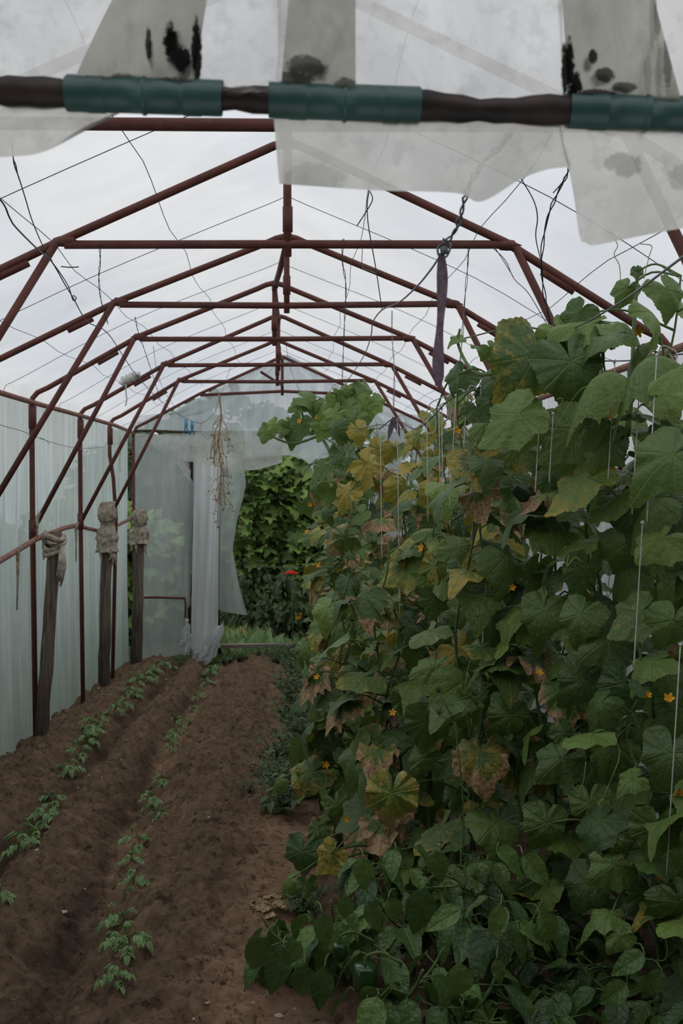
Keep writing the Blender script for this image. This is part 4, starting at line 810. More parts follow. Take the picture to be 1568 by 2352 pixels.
def vine(x, Y, ztop, nl, size, label, seed, group, detail, yel=.3, spread=.22, facing=(-.4, -1), low=1.0):
    rd = random.Random(seed); base = gz(x, Y) if x < XR else g0(Y)
    t = empty('cucumber_vine', (x, Y, base), label, 'cucumber plant', group)
    top = CAMH + ztop; ns = 2 if detail < 2 else 3; st = MB(); lb = LB(); td = MB(); strands = []
    for s in range(ns):
        ph = rd.random() * 6; ox, oy = rd.uniform(-1, 1) * spread * .45, rd.uniform(-1, 1) * spread * .4
        tp = top - (0 if s == 0 else rd.uniform(.08, .4)); k = 14
        pts = [Vector((x + ox * math.sin(min(1, j / 5) * PI / 2) + .025 * math.sin(j * 1.1 + ph), Y + oy * min(1, j / 5) + .025 * math.cos(j * 1.3 + ph), base - .03 + (tp - base + .03) * j / (k - 1))) for j in range(k)]
        P = spline(pts, 3); st.tube(P, [.0068 - .0038 * i / len(P) for i in range(len(P))], 6); strands.append(P)
    T = (CUKE_LO, CUKE_MD, CUKE_MD)[detail]
    fx = Vector((facing[0], facing[1], 0)).normalized()
    for k in range(nl):
        P = strands[k % ns]; f = (k + rd.random()) / nl; f = .04 + .96 * f ** low; i = min(len(P) - 1, int(f * (len(P) - 1))); p = P[i]
        az = rd.random() * 2 * PI; dr = Vector((math.cos(az), math.sin(az), 0))
        if rd.random() < .62: dr = (dr + fx * 1.1).normalized()
        pet = rd.uniform(.05, .15) * (1 if f < .93 else .4) + spread * .25 * rd.random(); q = p + dr * pet + Vector((0, 0, rd.uniform(-.01, .05)))
        if q.x > XR - .15: q.x = XR - .15
        sz = size * rd.uniform(.72, 1.15) * (1 if f < .9 else .45 + .5 * (1 - f) * 10)
        if f < .15: sz *= .9
        tip = dr * rd.uniform(.35, 1) + Vector((0, 0, -rd.uniform(.1, .85))); nr = dr * rd.uniform(.1, .8) + Vector((rd.uniform(-.45, .45), rd.uniform(-.45, .45), rd.uniform(.6, 1.4)))
        yl = max(0, rd.gauss(yel * .55, .22)) if rd.random() < .8 else rd.uniform(.5, 1) * min(1, yel * 2.2)
        bn = rd.uniform(.3, .9) if rd.random() < yel * .45 else rd.uniform(0, .12)
        tm = rd.choice(T) if bn < .4 or detail == 0 else rd.choice(CURLED if detail else T)
        lb.leaf(tm, q, tip, nr, sz, yl, bn, rd.random() ** 1.4, rd.choice((0, 0, .3, .8)))
        st.tube([p, p.lerp(q, .5) + Vector((0, 0, .02)), q], [.0032, .0028, .0022], 5)
    nt_ = (1, 3, 6)[detail]
    for k in range(nt_):
        P = strands[k % ns]; p = P[rd.randint(8, len(P) - 2)]; d = fx + Vector((rd.uniform(-.9, .9), rd.uniform(-.4, .4), rd.uniform(-.2, .7)))
        td = MB(); td.tube(tendril_pts(p, d, rd.uniform(.12, .24), rd), .0011 if detail else .0016, 5); td.build('tendril', M['tendril'], t)
    stem = st.build('stem', M['stem'], t); lb.build('foliage', M['leaf'], t)
    for k in range((2, 3, 3)[detail]):
        P = strands[k % ns]; p = P[rd.randint(6, len(P) - 2)] + fx * rd.uniform(.09, .22) + Vector((rd.uniform(-.1, .1), 0, 0))
        flower_mesh('flower', p, fx + Vector((rd.uniform(-.5, .5), 0, rd.uniform(-.1, .5))), rd.uniform(.014, .022), t)
        st2 = None
    vines.append((t, strands, Vector((x, Y, base)))); return t
for k, (x, Y, z, _) in enumerate(FRONT): vine(x, Y, z, (44, 48, 58, 56, 42, 40, 36)[k], .128, FL[k], 100 + k, 'near cucumber vines facing the entrance', 2, (.30, .35, .28, .20, .45, .55, .15)[k], .26, (-.25, -1), 1.35)
for k, (x, Y, z) in enumerate(ROWA): vine(x, Y, z, 62 if k < 5 else 40, .115, 'cucumber vine in the row edging the path, %s from the front of that row' % ORD[k], 200 + k, 'cucumber vines edging the path', 1 if k < 5 else 0, .50 if k < 5 else .25, .17, (-1, -.6))
for k, (x, Y, z) in enumerate(ROWB): vine(x, Y, z, 56, .13, 'cucumber vine in the middle row under the support wire, %s from the entrance' % ORD[k], 300 + k, 'cucumber vines of the middle row', 1 if k < 3 else 0, .55 if k < 4 else .3, .22, (-.4, -1))
for k, (x, Y, z) in enumerate(ROWC): vine(x, Y, z, 50, .14, 'cucumber vine against the right plastic wall, %s from the entrance' % ORD[k], 400 + k, 'cucumber vines along the right wall', 1 if k < 2 else 0, .25, .24, (-.6, -1), 1.7)
# leaves singled out in the photograph, each a part of the vine it grows on
for k, (px, py, Y, wpx, an, tilt, yl, bn, sp, cu) in enumerate(HEROES):
    rd = random.Random(900 + k); p = at(px, py, Y); size = wpx / F * Y / 1.12 * (.88 if wpx > 120 else 1.0)
    best = min(vines, key=lambda v: (v[2].x - p.x) ** 2 + (v[2].y - p.y - .05) ** 2 + (0 if any(P[-1].z > p.z - .06 for P in v[1]) else 1.5)); t, strands, _ = best
    a = math.radians(an); tl = math.radians(min(78, tilt * 1.3 + 6))
    n = (-CF) * math.cos(tl) + CU * math.sin(tl) + CR * rd.uniform(-.5, .5); tip = CR * math.sin(a) - CU * math.cos(a)
    lb = LB(); tm = (CURLED if cu else (CUKE_HI if wpx > 55 else CUKE_MD)); lb.leaf(tm[k % len(tm)], p, tip, n, size, yl, bn, rd.uniform(.15, .85) if tilt > 25 else rd.uniform(.05, .55), sp)
    o = lb.build('leaf', M['leaf'], t)
    if bn > .5: o['label'] = 'curled leaf with brown papery edges'
    elif yl > .6: o['label'] = 'yellow-mottled leaf'
    elif sp > .7: o['label'] = 'leaf peppered with pale spots'
    P = min(strands, key=lambda P: min((q - p).length for q in P)); q = min(P, key=lambda q: (q - p).length + (.3 if q.z > p.z + .05 else 0))
    m_ = MB(); L_ = (q - p).length; m_.tube(spline([q, q.lerp(p, .5) + Vector((0, .02, .06 * L_ + .02)), p - n * .004], 4), [.0042 - .0016 * i / 8 for i in range(9)], 6); m_.build('petiole', M['stem'], o)
def near_vine(p): return min(vines, key=lambda v: (v[2].x - p.x) ** 2 + (v[2].y - p.y) ** 2)[0]
for (px, py, Y, s) in ((1152, 838, 3.3, .036), (1535, 1608, 2.7, .024), (1482, 1600, 2.75, .016), (1505, 1712, 2.7, .024), (1552, 1825, 2.65, .022), (1505, 2020, 2.7, .020), (1475, 2105, 2.65, .016), (1004, 1106, 4.4, .022), (970, 1258, 3.75, .024), (1068, 1252, 3.7, .026), (1362, 922, 3.0, .024), (1385, 930, 3.0, .026),
                       (1395, 945, 3.0, .026), (1340, 912, 3.05, .020), (870, 1652, 3.8, .018), (810, 1704, 3.9, .018), (1085, 1756, 3.4, .018), (1048, 1778, 3.4, .016), (797, 1880, 3.6, .018), (690, 1412, 6.0, .024), (682, 1420, 6.0, .02), (688, 967, 7.1, .024), (726, 963, 6.9, .018), (712, 1158, 6.4, .022), (706, 1222, 6.3, .02), (1238, 1545, 3.1, .018), (1110, 1450, 3.4, .02),
                       (700, 1693, 4.3, .018), (805, 1180, 5.6, .02), (810, 1288, 5.0, .018), (1530, 870, 2.8, .02), (1465, 762, 3.0, .02)):
    p = at(px, py, Y); flower_mesh('flower', p, (R.uniform(-.4, .3), -1, R.uniform(-.1, .5)), s, near_vine(p))
# the long free shoots seen against the roof and far wall
def shoot(pts, r0, parent): m_ = MB(); P = spline(pts, 6); m_.tube(P, [r0 * (1 - .55 * i / len(P)) for i in range(len(P))], 7); return m_.build('shoot', M['stem'], parent)
V0, V3, VA = vines[0][0], vines[3][0], vines[7 + 3][0]
shoot(pw([(1230, 822, 3.2), (1170, 845, 3.25), (1110, 860, 3.35), (1075, 840, 3.5), (1052, 790, 3.6), (1056, 755, 3.6)]), .0085, V0)
shoot(pw([(1440, 1000, 3.0), (1452, 860, 3.15), (1455, 760, 3.25), (1462, 650, 3.3), (1464, 610, 3.3)]), .009, V3)
shoot(pw([(770, 1060, 6.8), (735, 1000, 7.0), (700, 965, 7.2), (690, 935, 7.2)]), .012, VA); shoot(pw([(735, 1000, 7.0), (680, 1018, 7.15), (640, 1010, 7.2), (612, 992, 7.2)]), .010, VA)
shoot(pw([(775, 1060, 6.8), (780, 980, 6.9), (778, 920, 7.0), (770, 900, 7.0)]), .011, VA)
lb = LB(); rd = random.Random(44)
for (px, py, Y, s) in ((612, 988, 7.2, 40), (632, 975, 7.2, 36), (660, 972, 7.2, 34), (690, 972, 7.15, 50), (700, 915, 7.2, 50), (722, 925, 7.2, 48), (745, 930, 7.1, 52), (770, 915, 7.0, 50), (790, 895, 7.0, 42), (812, 908, 7.0, 55), (835, 890, 7.0, 44), (840, 935, 6.9, 60), (860, 920, 6.9, 40), (800, 940, 6.9, 60), (770, 950, 6.9, 56), (745, 975, 6.9, 50), (815, 965, 6.8, 60)):
    a = rd.uniform(-1, 1); lb.leaf(CUKE_MD[rd.randint(0, 4)], at(px, py, Y), CR * math.sin(a) - CU * math.cos(a), -CF + CU * rd.uniform(.3, 1.4) + CR * rd.uniform(-.4, .4), s / F * Y, rd.uniform(0, .3), 0, rd.uniform(.3, 1), 0)
lb.build('tip_foliage', M['leaf'], VA)
td = MB()
for lst in ([(1425, 650, 3.3), (1422, 610, 3.3), (1410, 585, 3.3), (1418, 565, 3.3), (1412, 550, 3.3)], [(1478, 640, 3.2), (1490, 590, 3.2), (1496, 565, 3.2), (1470, 560, 3.2)], [(1250, 1030, 2.95), (1300, 940, 2.95), (1340, 890, 2.9), (1372, 900, 2.9), (1360, 870, 2.9)], [(1100, 1270, 3.5), (1140, 1190, 3.5), (1180, 1165, 3.5), (1200, 1180, 3.5)],
            [(1345, 1750, 2.8), (1338, 1800, 2.8), (1325, 1820, 2.8), (1322, 1812, 2.8)], [(1522, 2130, 2.6), (1532, 2180, 2.6), (1524, 2205, 2.6), (1508, 2205, 2.6)], [(1305, 1275, 2.9), (1302, 1300, 2.9), (1320, 1280, 2.9), (1335, 1290, 2.9)], [(1170, 950, 3), (1230, 960, 3), (1285, 930, 3), (1290, 915, 3), (1278, 918, 3)]): td = MB(); td.tube(spline(pw(lst), 8), .0014, 5); td.build('tendril', M['tendril'], near_vine(at(*lst[0])))
# a few young cucumbers
for (a_, b_, Y, r, pr) in (((1443, 1040), (1500, 1030), 3.0, .009, 3), ((1180, 1120), (1240, 1150), 3.3, .022, 1), ((1238, 1160), (1215, 1115), 3.4, .02, 1), ((960, 1430), (985, 1455), 3.9, .016, 4), ((925, 1388), (960, 1400), 4.0, .014, 4), ((1392, 900), (1410, 945), 3.2, .02, 3)):
    m_ = MB(); p, q = at(*a_, Y), at(*b_, Y); P = spline([p, p.lerp(q, .5) + Vector((0, 0, -.012)), q], 6); m_.tube(P, [r * (.35 + .65 * math.sin(PI * min(1, max(0, .08 + .86 * i / (len(P) - 1)))) ** .5) for i in range(len(P))], 10); m_.build('cucumber', M['cuke'], vines[pr][0])

# ------------------------------------------------------------------ white strings
ST = [(912, 965, 1412, 4.08, 'long white string right of the knotted mauve rags'), (873, 985, 1290, 4.38, 'thin white string left of the knotted mauve rags'), (980, 968, 1200, 3.8, 'white string hanging just above the splashed yellow leaves'), (1008, 940, 1186, 3.7, 'left of a close pair of white strings by the small yellow flower'),
      (1014, 938, 1186, 3.7, 'right of a close pair of white strings by the small yellow flower'), (1047, 908, 1170, 3.57, 'white string tied at the left of the knot cluster on the support wire'), (1072, 900, 1165, 3.54, 'white string tied in the middle of the knot cluster on the support wire'), (1104, 888, 1278, 3.48, 'bright white string right of the knot cluster, ending at a yellow-edged leaf'),
      (1240, 940, 1130, 3.0, 'short white string beside the dark leaf under the wire joint'), (1270, 950, 1108, 3.0, 'second short white string beside the dark leaf under the wire joint'), (1412, 830, 1100, 2.95, 'white string hanging from the bent grey wire between thick stems'), (1470, 860, 1180, 2.85, 'white string hanging below the hooked loop at right'),
      (1508, 815, 1200, 2.7, 'bright white slanting string near the right edge'), (1562, 1480, 2010, 2.6, 'long white string down the right edge past the orange flowers'), (1475, 1200, 1530, 2.8, 'white string emerging below the spotted leaf at right'), (1120, 1270, 1600, 3.25, 'dim white string in the shade behind the middle stems')]
for k, (px, y0, y1, Y, lb_) in enumerate(ST):
    m_ = MB(); sl = -.06 if k > 4 else .012
    P = [at(px + sl * (y - y0) * (1 if k != 0 else 1), y, Y + .02 * math.sin(y * .01)) for y in np.linspace(y0, y1, 7)]
    m_.tube(spline(P, 3), .0017 if Y > 3.6 else .0015, 6)
    p = P[0]
    if Y > 3.4: m_.tube(spline([p, p + Vector((.012, -.005, .02)), p + Vector((.03, -.01, .008)), p + Vector((.028, -.01, -.03)), p + Vector((.01, -.005, -.045))], 4), .0017, 6)
    m_.blob(p, .005, 6, 4, .2)
    tag(m_.build('string', M['twine']), lb_, 'string', 'white strings holding up the vines')
wt('string_loop', [(1025, 915, 3.6), (1040, 900, 3.6), (1060, 898, 3.6), (1085, 905, 3.5), (1105, 896, 3.5), (1130, 905, 3.45)], .0020, 'white string loops knotted along the support wire over the vines', mat='twine', cat='string', extra=[[(1040, 925, 3.6), (1055, 905, 3.6), (1075, 900, 3.55), (1090, 912, 3.55), (1080, 925, 3.55)], [(980, 945, 3.8), (990, 925, 3.75), (1010, 915, 3.7), (1040, 905, 3.6)], [(960, 985, 3.9), (985, 950, 3.8), (1020, 925, 3.65)]])
wt('string_loop', [(1510, 815, 3.0), (1520, 795, 3.0), (1538, 800, 3.0), (1555, 815, 3.0), (1540, 850, 3.0)], .0022, 'thick white string hook looped near the right edge', mat='twine', cat='string', extra=[[(1445, 855, 3.1), (1452, 866, 3.1), (1462, 862, 3.1), (1462, 850, 3.1)]])
wt('string_loop', [(742, 925, 7.4), (765, 885, 7.4), (772, 888, 7.4), (766, 935, 7.3)], .005, 'white string loop on the bent wire above the far vine', mat='twine', cat='string', extra=[[(865, 990, 6), (872, 978, 6), (888, 990, 6), (888, 1008, 6), (876, 1015, 6)]])
wt('cross_wire', [(1355, 828, 3.3), (1400, 829, 3.3), (1450, 828, 3.2), (1520, 820, 3.1), (1600, 808, 3.0)], .0022, 'level grey wire among the top right vine stems', mat='grey_wire')

# ------------------------------------------------------------------ pepper plants
def pepper(px, py_top, Y, label, seed, nl=34, sp=.19, droop=0):
    rd = random.Random(seed); x = at(px, 1200, Y).x; base = gz(x, Y) if x < XR else g0(Y); top = at(px, py_top, Y).z; t = empty('pepper_plant', (x, Y, base), label, 'pepper plant', 'pepper plants at the front of the bed')
    st = MB(); lb = LB(); fork = Vector((x, Y, base + (top - base) * .35)); st.tube([Vector((x, Y, base - .03)), fork], [.008, .007], 7); tips = []
    for k in range(5):
        a = 2 * PI * k / 5 + rd.random(); d = Vector((math.cos(a), math.sin(a), 0)); e = Vector((x, Y, 0)) + d * sp * rd.uniform(.4, .9); e.z = top - rd.uniform(.0, .16)
        P = spline([fork, fork.lerp(e, .5) + d * .02, e], 5); st.tube(P, [.0058 - .003 * i / len(P) for i in range(len(P))], 6); tips.append(P)
    for k in range(nl):
        P = tips[k % 5]; f = .25 + .75 * rd.random(); p = P[min(len(P) - 1, int(f * (len(P) - 1)))]; a = rd.random() * 2 * PI; dr = Vector((math.cos(a), math.sin(a) - .4, 0)).normalized()
        q = p + dr * rd.uniform(.02, .06) + Vector((0, 0, .012)); dn = rd.uniform(.2, .95) + droop
        lb.leaf(rd.choice(PEP_HI), q, dr + Vector((0, 0, -dn)), Vector((0, 0, 1)) + dr * dn + Vector((rd.uniform(-.3, .3), 0, 0)), rd.uniform(.075, .135), 0, 0, rd.random(), 0)
        st.tube([p, q], [.0022, .0018], 5)
    st.build('stem', M['stem'], t); lb.build('foliage', M['pleaf'], t); return t, x, base
PP = [pepper(690, 2090, 3.05, 'leftmost pepper plant, drooping limp leaves over the path edge', 1, 26, .14, .8), pepper(790, 2010, 2.98, 'pepper plant left of centre bearing the large glossy pepper', 2, 38, .18, .4), pepper(950, 1960, 3.0, 'bushy pepper plant between the large pepper and the white blossom', 3, 40), pepper(1060, 1920, 3.1, 'tall pepper plant carrying the small white blossom', 4, 34),
      pepper(1165, 1990, 2.85, 'pepper plant in the middle foreground with bright oval leaves', 5, 36), pepper(1290, 2120, 2.85, 'shaded low pepper plant below the hanging dark cucumber leaves', 6, 22), pepper(1440, 2220, 2.7, 'small pepper plant at the lower right edge with pointed leaves', 7, 22),
      pepper(905, 2170, 2.62, 'low pepper plant at the bottom edge, right of the large pepper', 8, 26, .15, .5), pepper(1075, 2215, 2.55, 'short pepper plant at the bottom edge under the bright oval leaves', 9, 26, .16, .3), pepper(1240, 2215, 2.6, 'dark low pepper plant at the bottom, beneath the middle foreground leaves', 10, 26, .16, .3),
      pepper(1390, 2190, 3.0, 'shaded pepper plant set back at lower right behind the pointed leaves', 11, 26, .18, .2), pepper(1560, 2230, 2.6, 'pepper plant cut off by the lower right corner', 12, 26, .17, .3), pepper(1000, 2120, 3.25, 'pepper plant hidden deep in shade behind the blossom plant', 13, 30, .2, .2)]
for (px, py, Y, l, an, tilt, tone, k) in ((1150, 2110, 2.55, 78, -15, 10, 1, 4), (1240, 2130, 2.6, 80, 30, 25, .9, 4), (1185, 2060, 2.6, 0, 0, 0, .8, 4), (1060, 2250, 2.45, 95, -8, 5, .9, 3), (1140, 2225, 2.55, 62, 8, 5, .7, 4), (1060, 2125, 2.6, 92, -62, 40, .9, 3), (1190, 2165, 2.6, 80, 75, 55, .9, 4), (975, 2085, 2.75, 115, -12, 8, .2, 2),
                                        (835, 2000, 2.7, 78, 0, 25, .8, 1), (740, 2130, 2.7, 82, 5, 15, .4, 0), (650, 2220, 2.65, 110, -15, 0, .1, 0), (610, 2190, 2.7, 95, -25, 5, .1, 0), (845, 2100, 2.65, 75, 20, 10, .4, 1), (795, 2080, 2.7, 60, -5, 10, .6, 1), (1000, 1985, 2.75, 78, 12, 8, .5, 3), (1140, 1990, 2.65, 90, 60, 50, .8, 4),
                                        (1200, 2000, 2.6, 95, 40, 15, .9, 4), (890, 2090, 2.7, 65, 30, 25, .5, 2), (1480, 2225, 2.5, 85, -62, 35, .6, 6), (1520, 2260, 2.5, 80, -30, 10, .6, 6), (1440, 2290, 2.5, 75, -55, 25, .7, 6), (690, 2190, 2.7, 70, -35, 15, .6, 0), (700, 2250, 2.65, 90, -5, 0, .1, 0), (745, 2260, 2.62, 100, -8, 0, .1, 1)):
    if not l: continue
    p = at(px, py - l * .4, Y); a = math.radians(an); tl = math.radians(tilt + 8); lb = LB(); n = -CF * math.cos(tl) + CU * math.sin(tl)
    lb.leaf(PEP_HI[(px + py) % 3], p, CR * math.sin(a) - CU * math.cos(a), n, l / F * Y * 1.12, 0, 0, tone * .9, 0); o = lb.build('leaf', M['pleaf'], PP[k][0])
    t, x, b0 = PP[k]; m_ = MB(); q = Vector((x, PP[k][0].location.y, p.z - .03)); q = p + (q - p).normalized() * .09; m_.tube(spline([q, q.lerp(p, .6) + Vector((0, 0, .012)), p], 5), [.0026 - .001 * i / 10 for i in range(11)], 6); m_.build('petiole', M['stem'], o)
def bell(px, py, Y, wpx, hpx, k, label):
    c = at(px, py, Y); w_, h_ = wpx / F * Y / 2, hpx / F * Y; m_ = MB(); n = 32; rg = []
    for j in range(17):
        s = j / 16; z = c.z + h_ * (.5 - s); r_ = w_ * (math.sin(PI * (.10 + .86 * s)) ** .42) * (1.05 - .2 * s)
        if s in (0, 1): r_ *= .25
        if s == 0: z -= .006
        if s == 1: z += .008
        rg.append([Vector((c.x, c.y, z)) + Vector((math.cos(2 * PI * i / n), math.sin(2 * PI * i / n), 0)) * r_ * (1 + .085 * (abs(math.sin(2 * 2 * PI * i / n)) ** .6 - .5) * 1.6) for i in range(n)])
    m_.add([v for q in rg for v in q], [(j * n + i, j * n + (i + 1) % n, (j + 1) * n + (i + 1) % n, (j + 1) * n + i) for j in range(16) for i in range(n)] + [tuple(range(n))[::-1], tuple(range(16 * n, 17 * n))])
    o = m_.build('bell_pepper', M['pepper'], PP[k][0]); o['label'] = label
    t, x, b0 = PP[k]; top = c + Vector((0, 0, h_ * .44)); m_ = MB(); m_.tube(spline([top, top + Vector((.004, 0, .022)), top + Vector((.04, .0, .03)), top + Vector((.09, .03, -.01)), Vector((x + .03, PP[k][0].location.y, c.z - .03))], 5), [.0036] * 21, 7); m_.build('stalk', M['stem'], o)
bell(838, 2252, 2.62, 62, 82, 1, 'large glossy green pepper'); bell(780, 2188, 2.75, 36, 46, 1, 'smaller dark green pepper'); bell(985, 2045, 2.9, 20, 24, 2, 'tiny unripe green pepper')
p = at(1006, 1943, 2.95); flower_mesh('blossom', p, (0, -1, -.3), .018, PP[3][0], 'white_petal')['label'] = 'small white blossom'

# dill
def dill(px, py, Y, label, seed):
    rd = random.Random(seed); c = at(px, py, Y); base = Vector((c.x + .02, c.y + .05, gz(c.x, c.y))); t = empty('dill_plant', base, label, 'dill')
    st = MB(); um = MB(); st.tube(spline([base, base.lerp(c, .5) + Vector((.02, 0, 0)), c + Vector((0, 0, -.1))], 5), .0024, 6)
    for u in range(4):
        k0 = c + Vector((rd.uniform(-.06, .06), rd.uniform(-.05, .05), rd.uniform(-.05, .04))); st.tube([c + Vector((0, 0, -.1)), k0 + Vector((0, 0, -.04))], .002, 5)
        for j in range(18):
            a = rd.random() * 2 * PI; rr = rd.uniform(.01, .05); e = k0 + Vector((math.cos(a) * rr, math.sin(a) * rr, rd.uniform(-.006, .01) - rr * .2)); st.tube([k0 + Vector((0, 0, -.04)), e], .0007, 4)
            for z in range(7): um.blob(e + Vector((rd.uniform(-.008, .008), rd.uniform(-.008, .008), rd.uniform(-.003, .004))), .0017, 4, 2, .1, rd)
    st.build('stem', M['stem'], t); um.build('umbel', M['dill'], t)
dill(1045, 1580, 3.15, 'dill head gone to seed, above the broad dark leaf in the middle', 1); dill(1085, 1975, 2.9, 'low dill head beside the white pepper blossom', 2)

# ------------------------------------------------------------------ seedlings
def seedling_proto(seed, hgt):
    rd = random.Random(seed); t = empty('tomato_seedling', (0, 0, 0)); st = MB(); lb = LB(); top = Vector((rd.uniform(-.015, .015), rd.uniform(-.015, .015), hgt))
    P = spline([Vector((0, 0, -.02)), Vector((.004, 0, hgt * .5)), top], 4); st.tube(P, [.0030 - .0014 * i / len(P) for i in range(len(P))], 5)
    for k in range(6):
        a = k * 2.4 + rd.random() * .6; f = .35 + .13 * k; p = P[min(len(P) - 1, int(f * (len(P) - 1)))]; d = Vector((math.cos(a), math.sin(a), 0)); l_ = rd.uniform(.05, .085)
        R_ = spline([p, p + d * l_ * .55 + Vector((0, 0, .022)), p + d * l_ + Vector((0, 0, .004))], 4); st.tube(R_, .0013, 4)
        side = Vector((-d.y, d.x, 0))
        for j, i in enumerate((3, 5, 7)):
            for s in (-1, 1): lb.leaf(LAN_LO[j % 2], R_[i], side * s + d * .6 + Vector((0, 0, -.25)), Vector((0, 0, 1)), l_ * rd.uniform(.46, .62), rd.uniform(0, .2), 0, rd.random(), 0)
        lb.leaf(LAN_LO[1], R_[-1], d + Vector((0, 0, -.4)), Vector((0, 0, 1)), l_ * .7, 0, 0, rd.random(), 0)
    st.build('stem', M['stem'], t); lb.build('foliage', M['tleaf'], t); return t
SP = [seedling_proto(s, h_) for s, h_ in ((1, .075), (2, .10), (3, .06))]
used = set()
def place(protos, k, x, Y, rz, sc_, label, group, cat, zoff=0):
    pr = protos[k]; key = pr.name
    o = pr if key not in used else copy_tree(pr); used.add(key)
    o.location = (x, Y, gz(x, Y) + zoff); o.rotation_euler = (0, 0, rz); o.scale = (sc_,) * 3; tag(o, label, cat, group); return o
def ground_at(px, py):
    k = (py - VPY) / F; Y = (1.56 - .0475 * 6.6) / (k - .0475); return (px - VPX) / F * Y, Y
rowL = [(2, 2095, .9), (8, 2340, .0), (52, 1965, 1.3), (88, 1935, 1.2), (100, 1880, 1.2), (112, 1868, 1), (128, 1835, 1.1), (158, 1775, 1.2), (190, 1738, 1.1), (200, 1715, 1.1), (212, 1690, 1.3), (228, 1672, 1.2), (262, 1648, 1.1), (285, 1630, 1.1), (300, 1605, 1.1), (320, 1585, 1), (330, 1572, 1.2), (352, 1552, 1.1), (372, 1540, 1), (395, 1530, 1)]
rowL = [q for q in rowL if q[2] > 0]
rowR = [(296, 2245, 1.2), (262, 2165, .8), (285, 2120, 1.05), (262, 2320, .8), (305, 2045, 1), (298, 1985, .9), (320, 1930, 1.1), (345, 1852, 1), (362, 1880, .7), (370, 1785, .9), (388, 1715, .8), (395, 1688, .9), (410, 1680, .9), (428, 1655, .8), (405, 1640, .8), (440, 1620, .8), (456, 1600, .9), (470, 1572, .9), (482, 1545, 1.1), (492, 1530, 1.1), (515, 1515, 1.0)]
for nm, rows_ in (('left', sorted(rowL, key=lambda q: -q[1])), ('right', sorted(rowR, key=lambda q: -q[1]))):
    for k, (px, py, s) in enumerate(rows_):
        x, Y = ground_at(px, py); place(SP, R.randint(0, 2), x, Y, R.random() * 6, s * (.62 + .035 * Y), '%stomato seedling in the %s furrow, %s along it from the camera' % ('bigger ' if s > 1.15 else ('small ' if s < .85 else ''), nm, ORD[k]), 'tomato seedlings in the %s furrow' % nm, 'seedling')

# weeds along the path edge
def weed_proto(seed, n, l0):
    rd = random.Random(seed); t = empty('weed', (0, 0, 0)); st = MB(); lb = LB()
    for k in range(n):
        a = rd.random() * 2 * PI; d = Vector((math.cos(a), math.sin(a), 0)); h_ = rd.uniform(.03, .13); e = d * rd.uniform(.02, .12) + Vector((0, 0, h_)); st.tube([Vector((0, 0, -.01)), e], .0014, 4)
        for j in range(5):
            f = .35 + .16 * j; a2 = rd.random() * 6.3; dd = Vector((math.cos(a2), math.sin(a2), rd.uniform(-.2, .5))); lb.leaf(LAN_LO[j % 2], e * f, dd, (0, 0, 1), l0 * rd.uniform(.7, 1.2), 0, 0, rd.random(), 0)
    st.build('stem', M['stem'], t); lb.build('foliage', M['bleaf'], t); return t
WP = [weed_proto(1, 22, .035), weed_proto(2, 16, .045), weed_proto(3, 26, .028)]
rd = random.Random(8)
wl = [(630, 1868, 1.0), (655, 1840, 1.1), (625, 1810, .9), (650, 1790, 1.1), (640, 1745, 1.1), (665, 1720, 1.2), (672, 1680, 1.2), (660, 1650, 1.1), (690, 1640, 1.2), (668, 1610, 1.3), (700, 1600, 1.2), (655, 1580, 1.1), (685, 1565, 1.3), (665, 1545, 1.3), (710, 1545, 1.3), (640, 1530, 1.2), (690, 1520, 1.4), (650, 1505, 1.3), (610, 1520, .8), (568, 1828, .35), (560, 1500, .8), (530, 1500, .7), (705, 1500, 1.4), (720, 1700, 1.2), (715, 1760, 1.2), (700, 1830, 1.1), (700, 2100, .7)]
wl.sort(key=lambda q: -q[1]); wn = {True: -1, False: -1}
for k, (px, py, s) in enumerate(wl):
    x, Y = ground_at(px, py); Y = min(Y, 10.6); wn[s > .75] += 1; place(WP, k % 3, x, Y, rd.random() * 6, s * 1.25, ('leafy weed at the path edge under the vines, %s from the camera' if s > .75 else 'tiny weed growing out of the bare soil, %s from the camera') % ORD[wn[s > .75]], 'weeds at the path edge' if s > .75 else 'tiny weeds in the soil', 'weed')
# stones and dry litter
sp_ = []
for k in range(4):
    m_ = MB(); m_.blob((0, 0, 0), 1, 7, 5, .25, random.Random(k), (1, .8, .55)); o = m_.build('pebble', M['pebble'], smooth=False); sp_.append(o)
lab = 'small pale pebble lying on the tilled soil'
st_ = [(105, 1985, 1.5), (42, 1815, 1.2), (145, 2085, 2.0), (85, 1973, 1.5), (335, 1792, 1.8), (382, 1555, 2.0), (345, 1560, 1.2), (228, 1588, 1.6), (455, 1640, 1.2), (280, 1755, 1.2), (640, 2335, 1.8), (500, 1615, 1.2), (118, 1658, 1.5)]
lb_stone = ['pale elongated stone between the two left furrows', 'pale stone on the bank near the left wall', 'larger stone in the left foreground soil', 'small tan stone below the left seedlings', 'pale stone in the bottom of the right furrow', 'white stone by the farthest seedlings', 'tan stone on the far ridge', 'tan stone on the bank beside the middle post', 'pale stone near the path in mid distance', 'small pale stone on the ridge left of the right furrow', 'pale stone beneath the limp pepper leaves', 'small stone where the path begins to darken', 'stone at the foot of the near wooden post']
first = set()
def stone(k, x, Y, s, label, grp):
    pr = sp_[k]; o = pr if k not in first else pr.copy()
    if k in first: COL.objects.link(o)
    first.add(k); o.location = (x, Y, gz(x, Y) + s * .2); o.scale = (s, s, s); o.rotation_euler = (0, 0, R.random() * 6); tag(o, label, 'stone', grp)
for k, (px, py, s) in enumerate(st_): x, Y = ground_at(px, py); stone(k % 4, x, Y, s * .0075, lb_stone[k], 'larger pale stones')
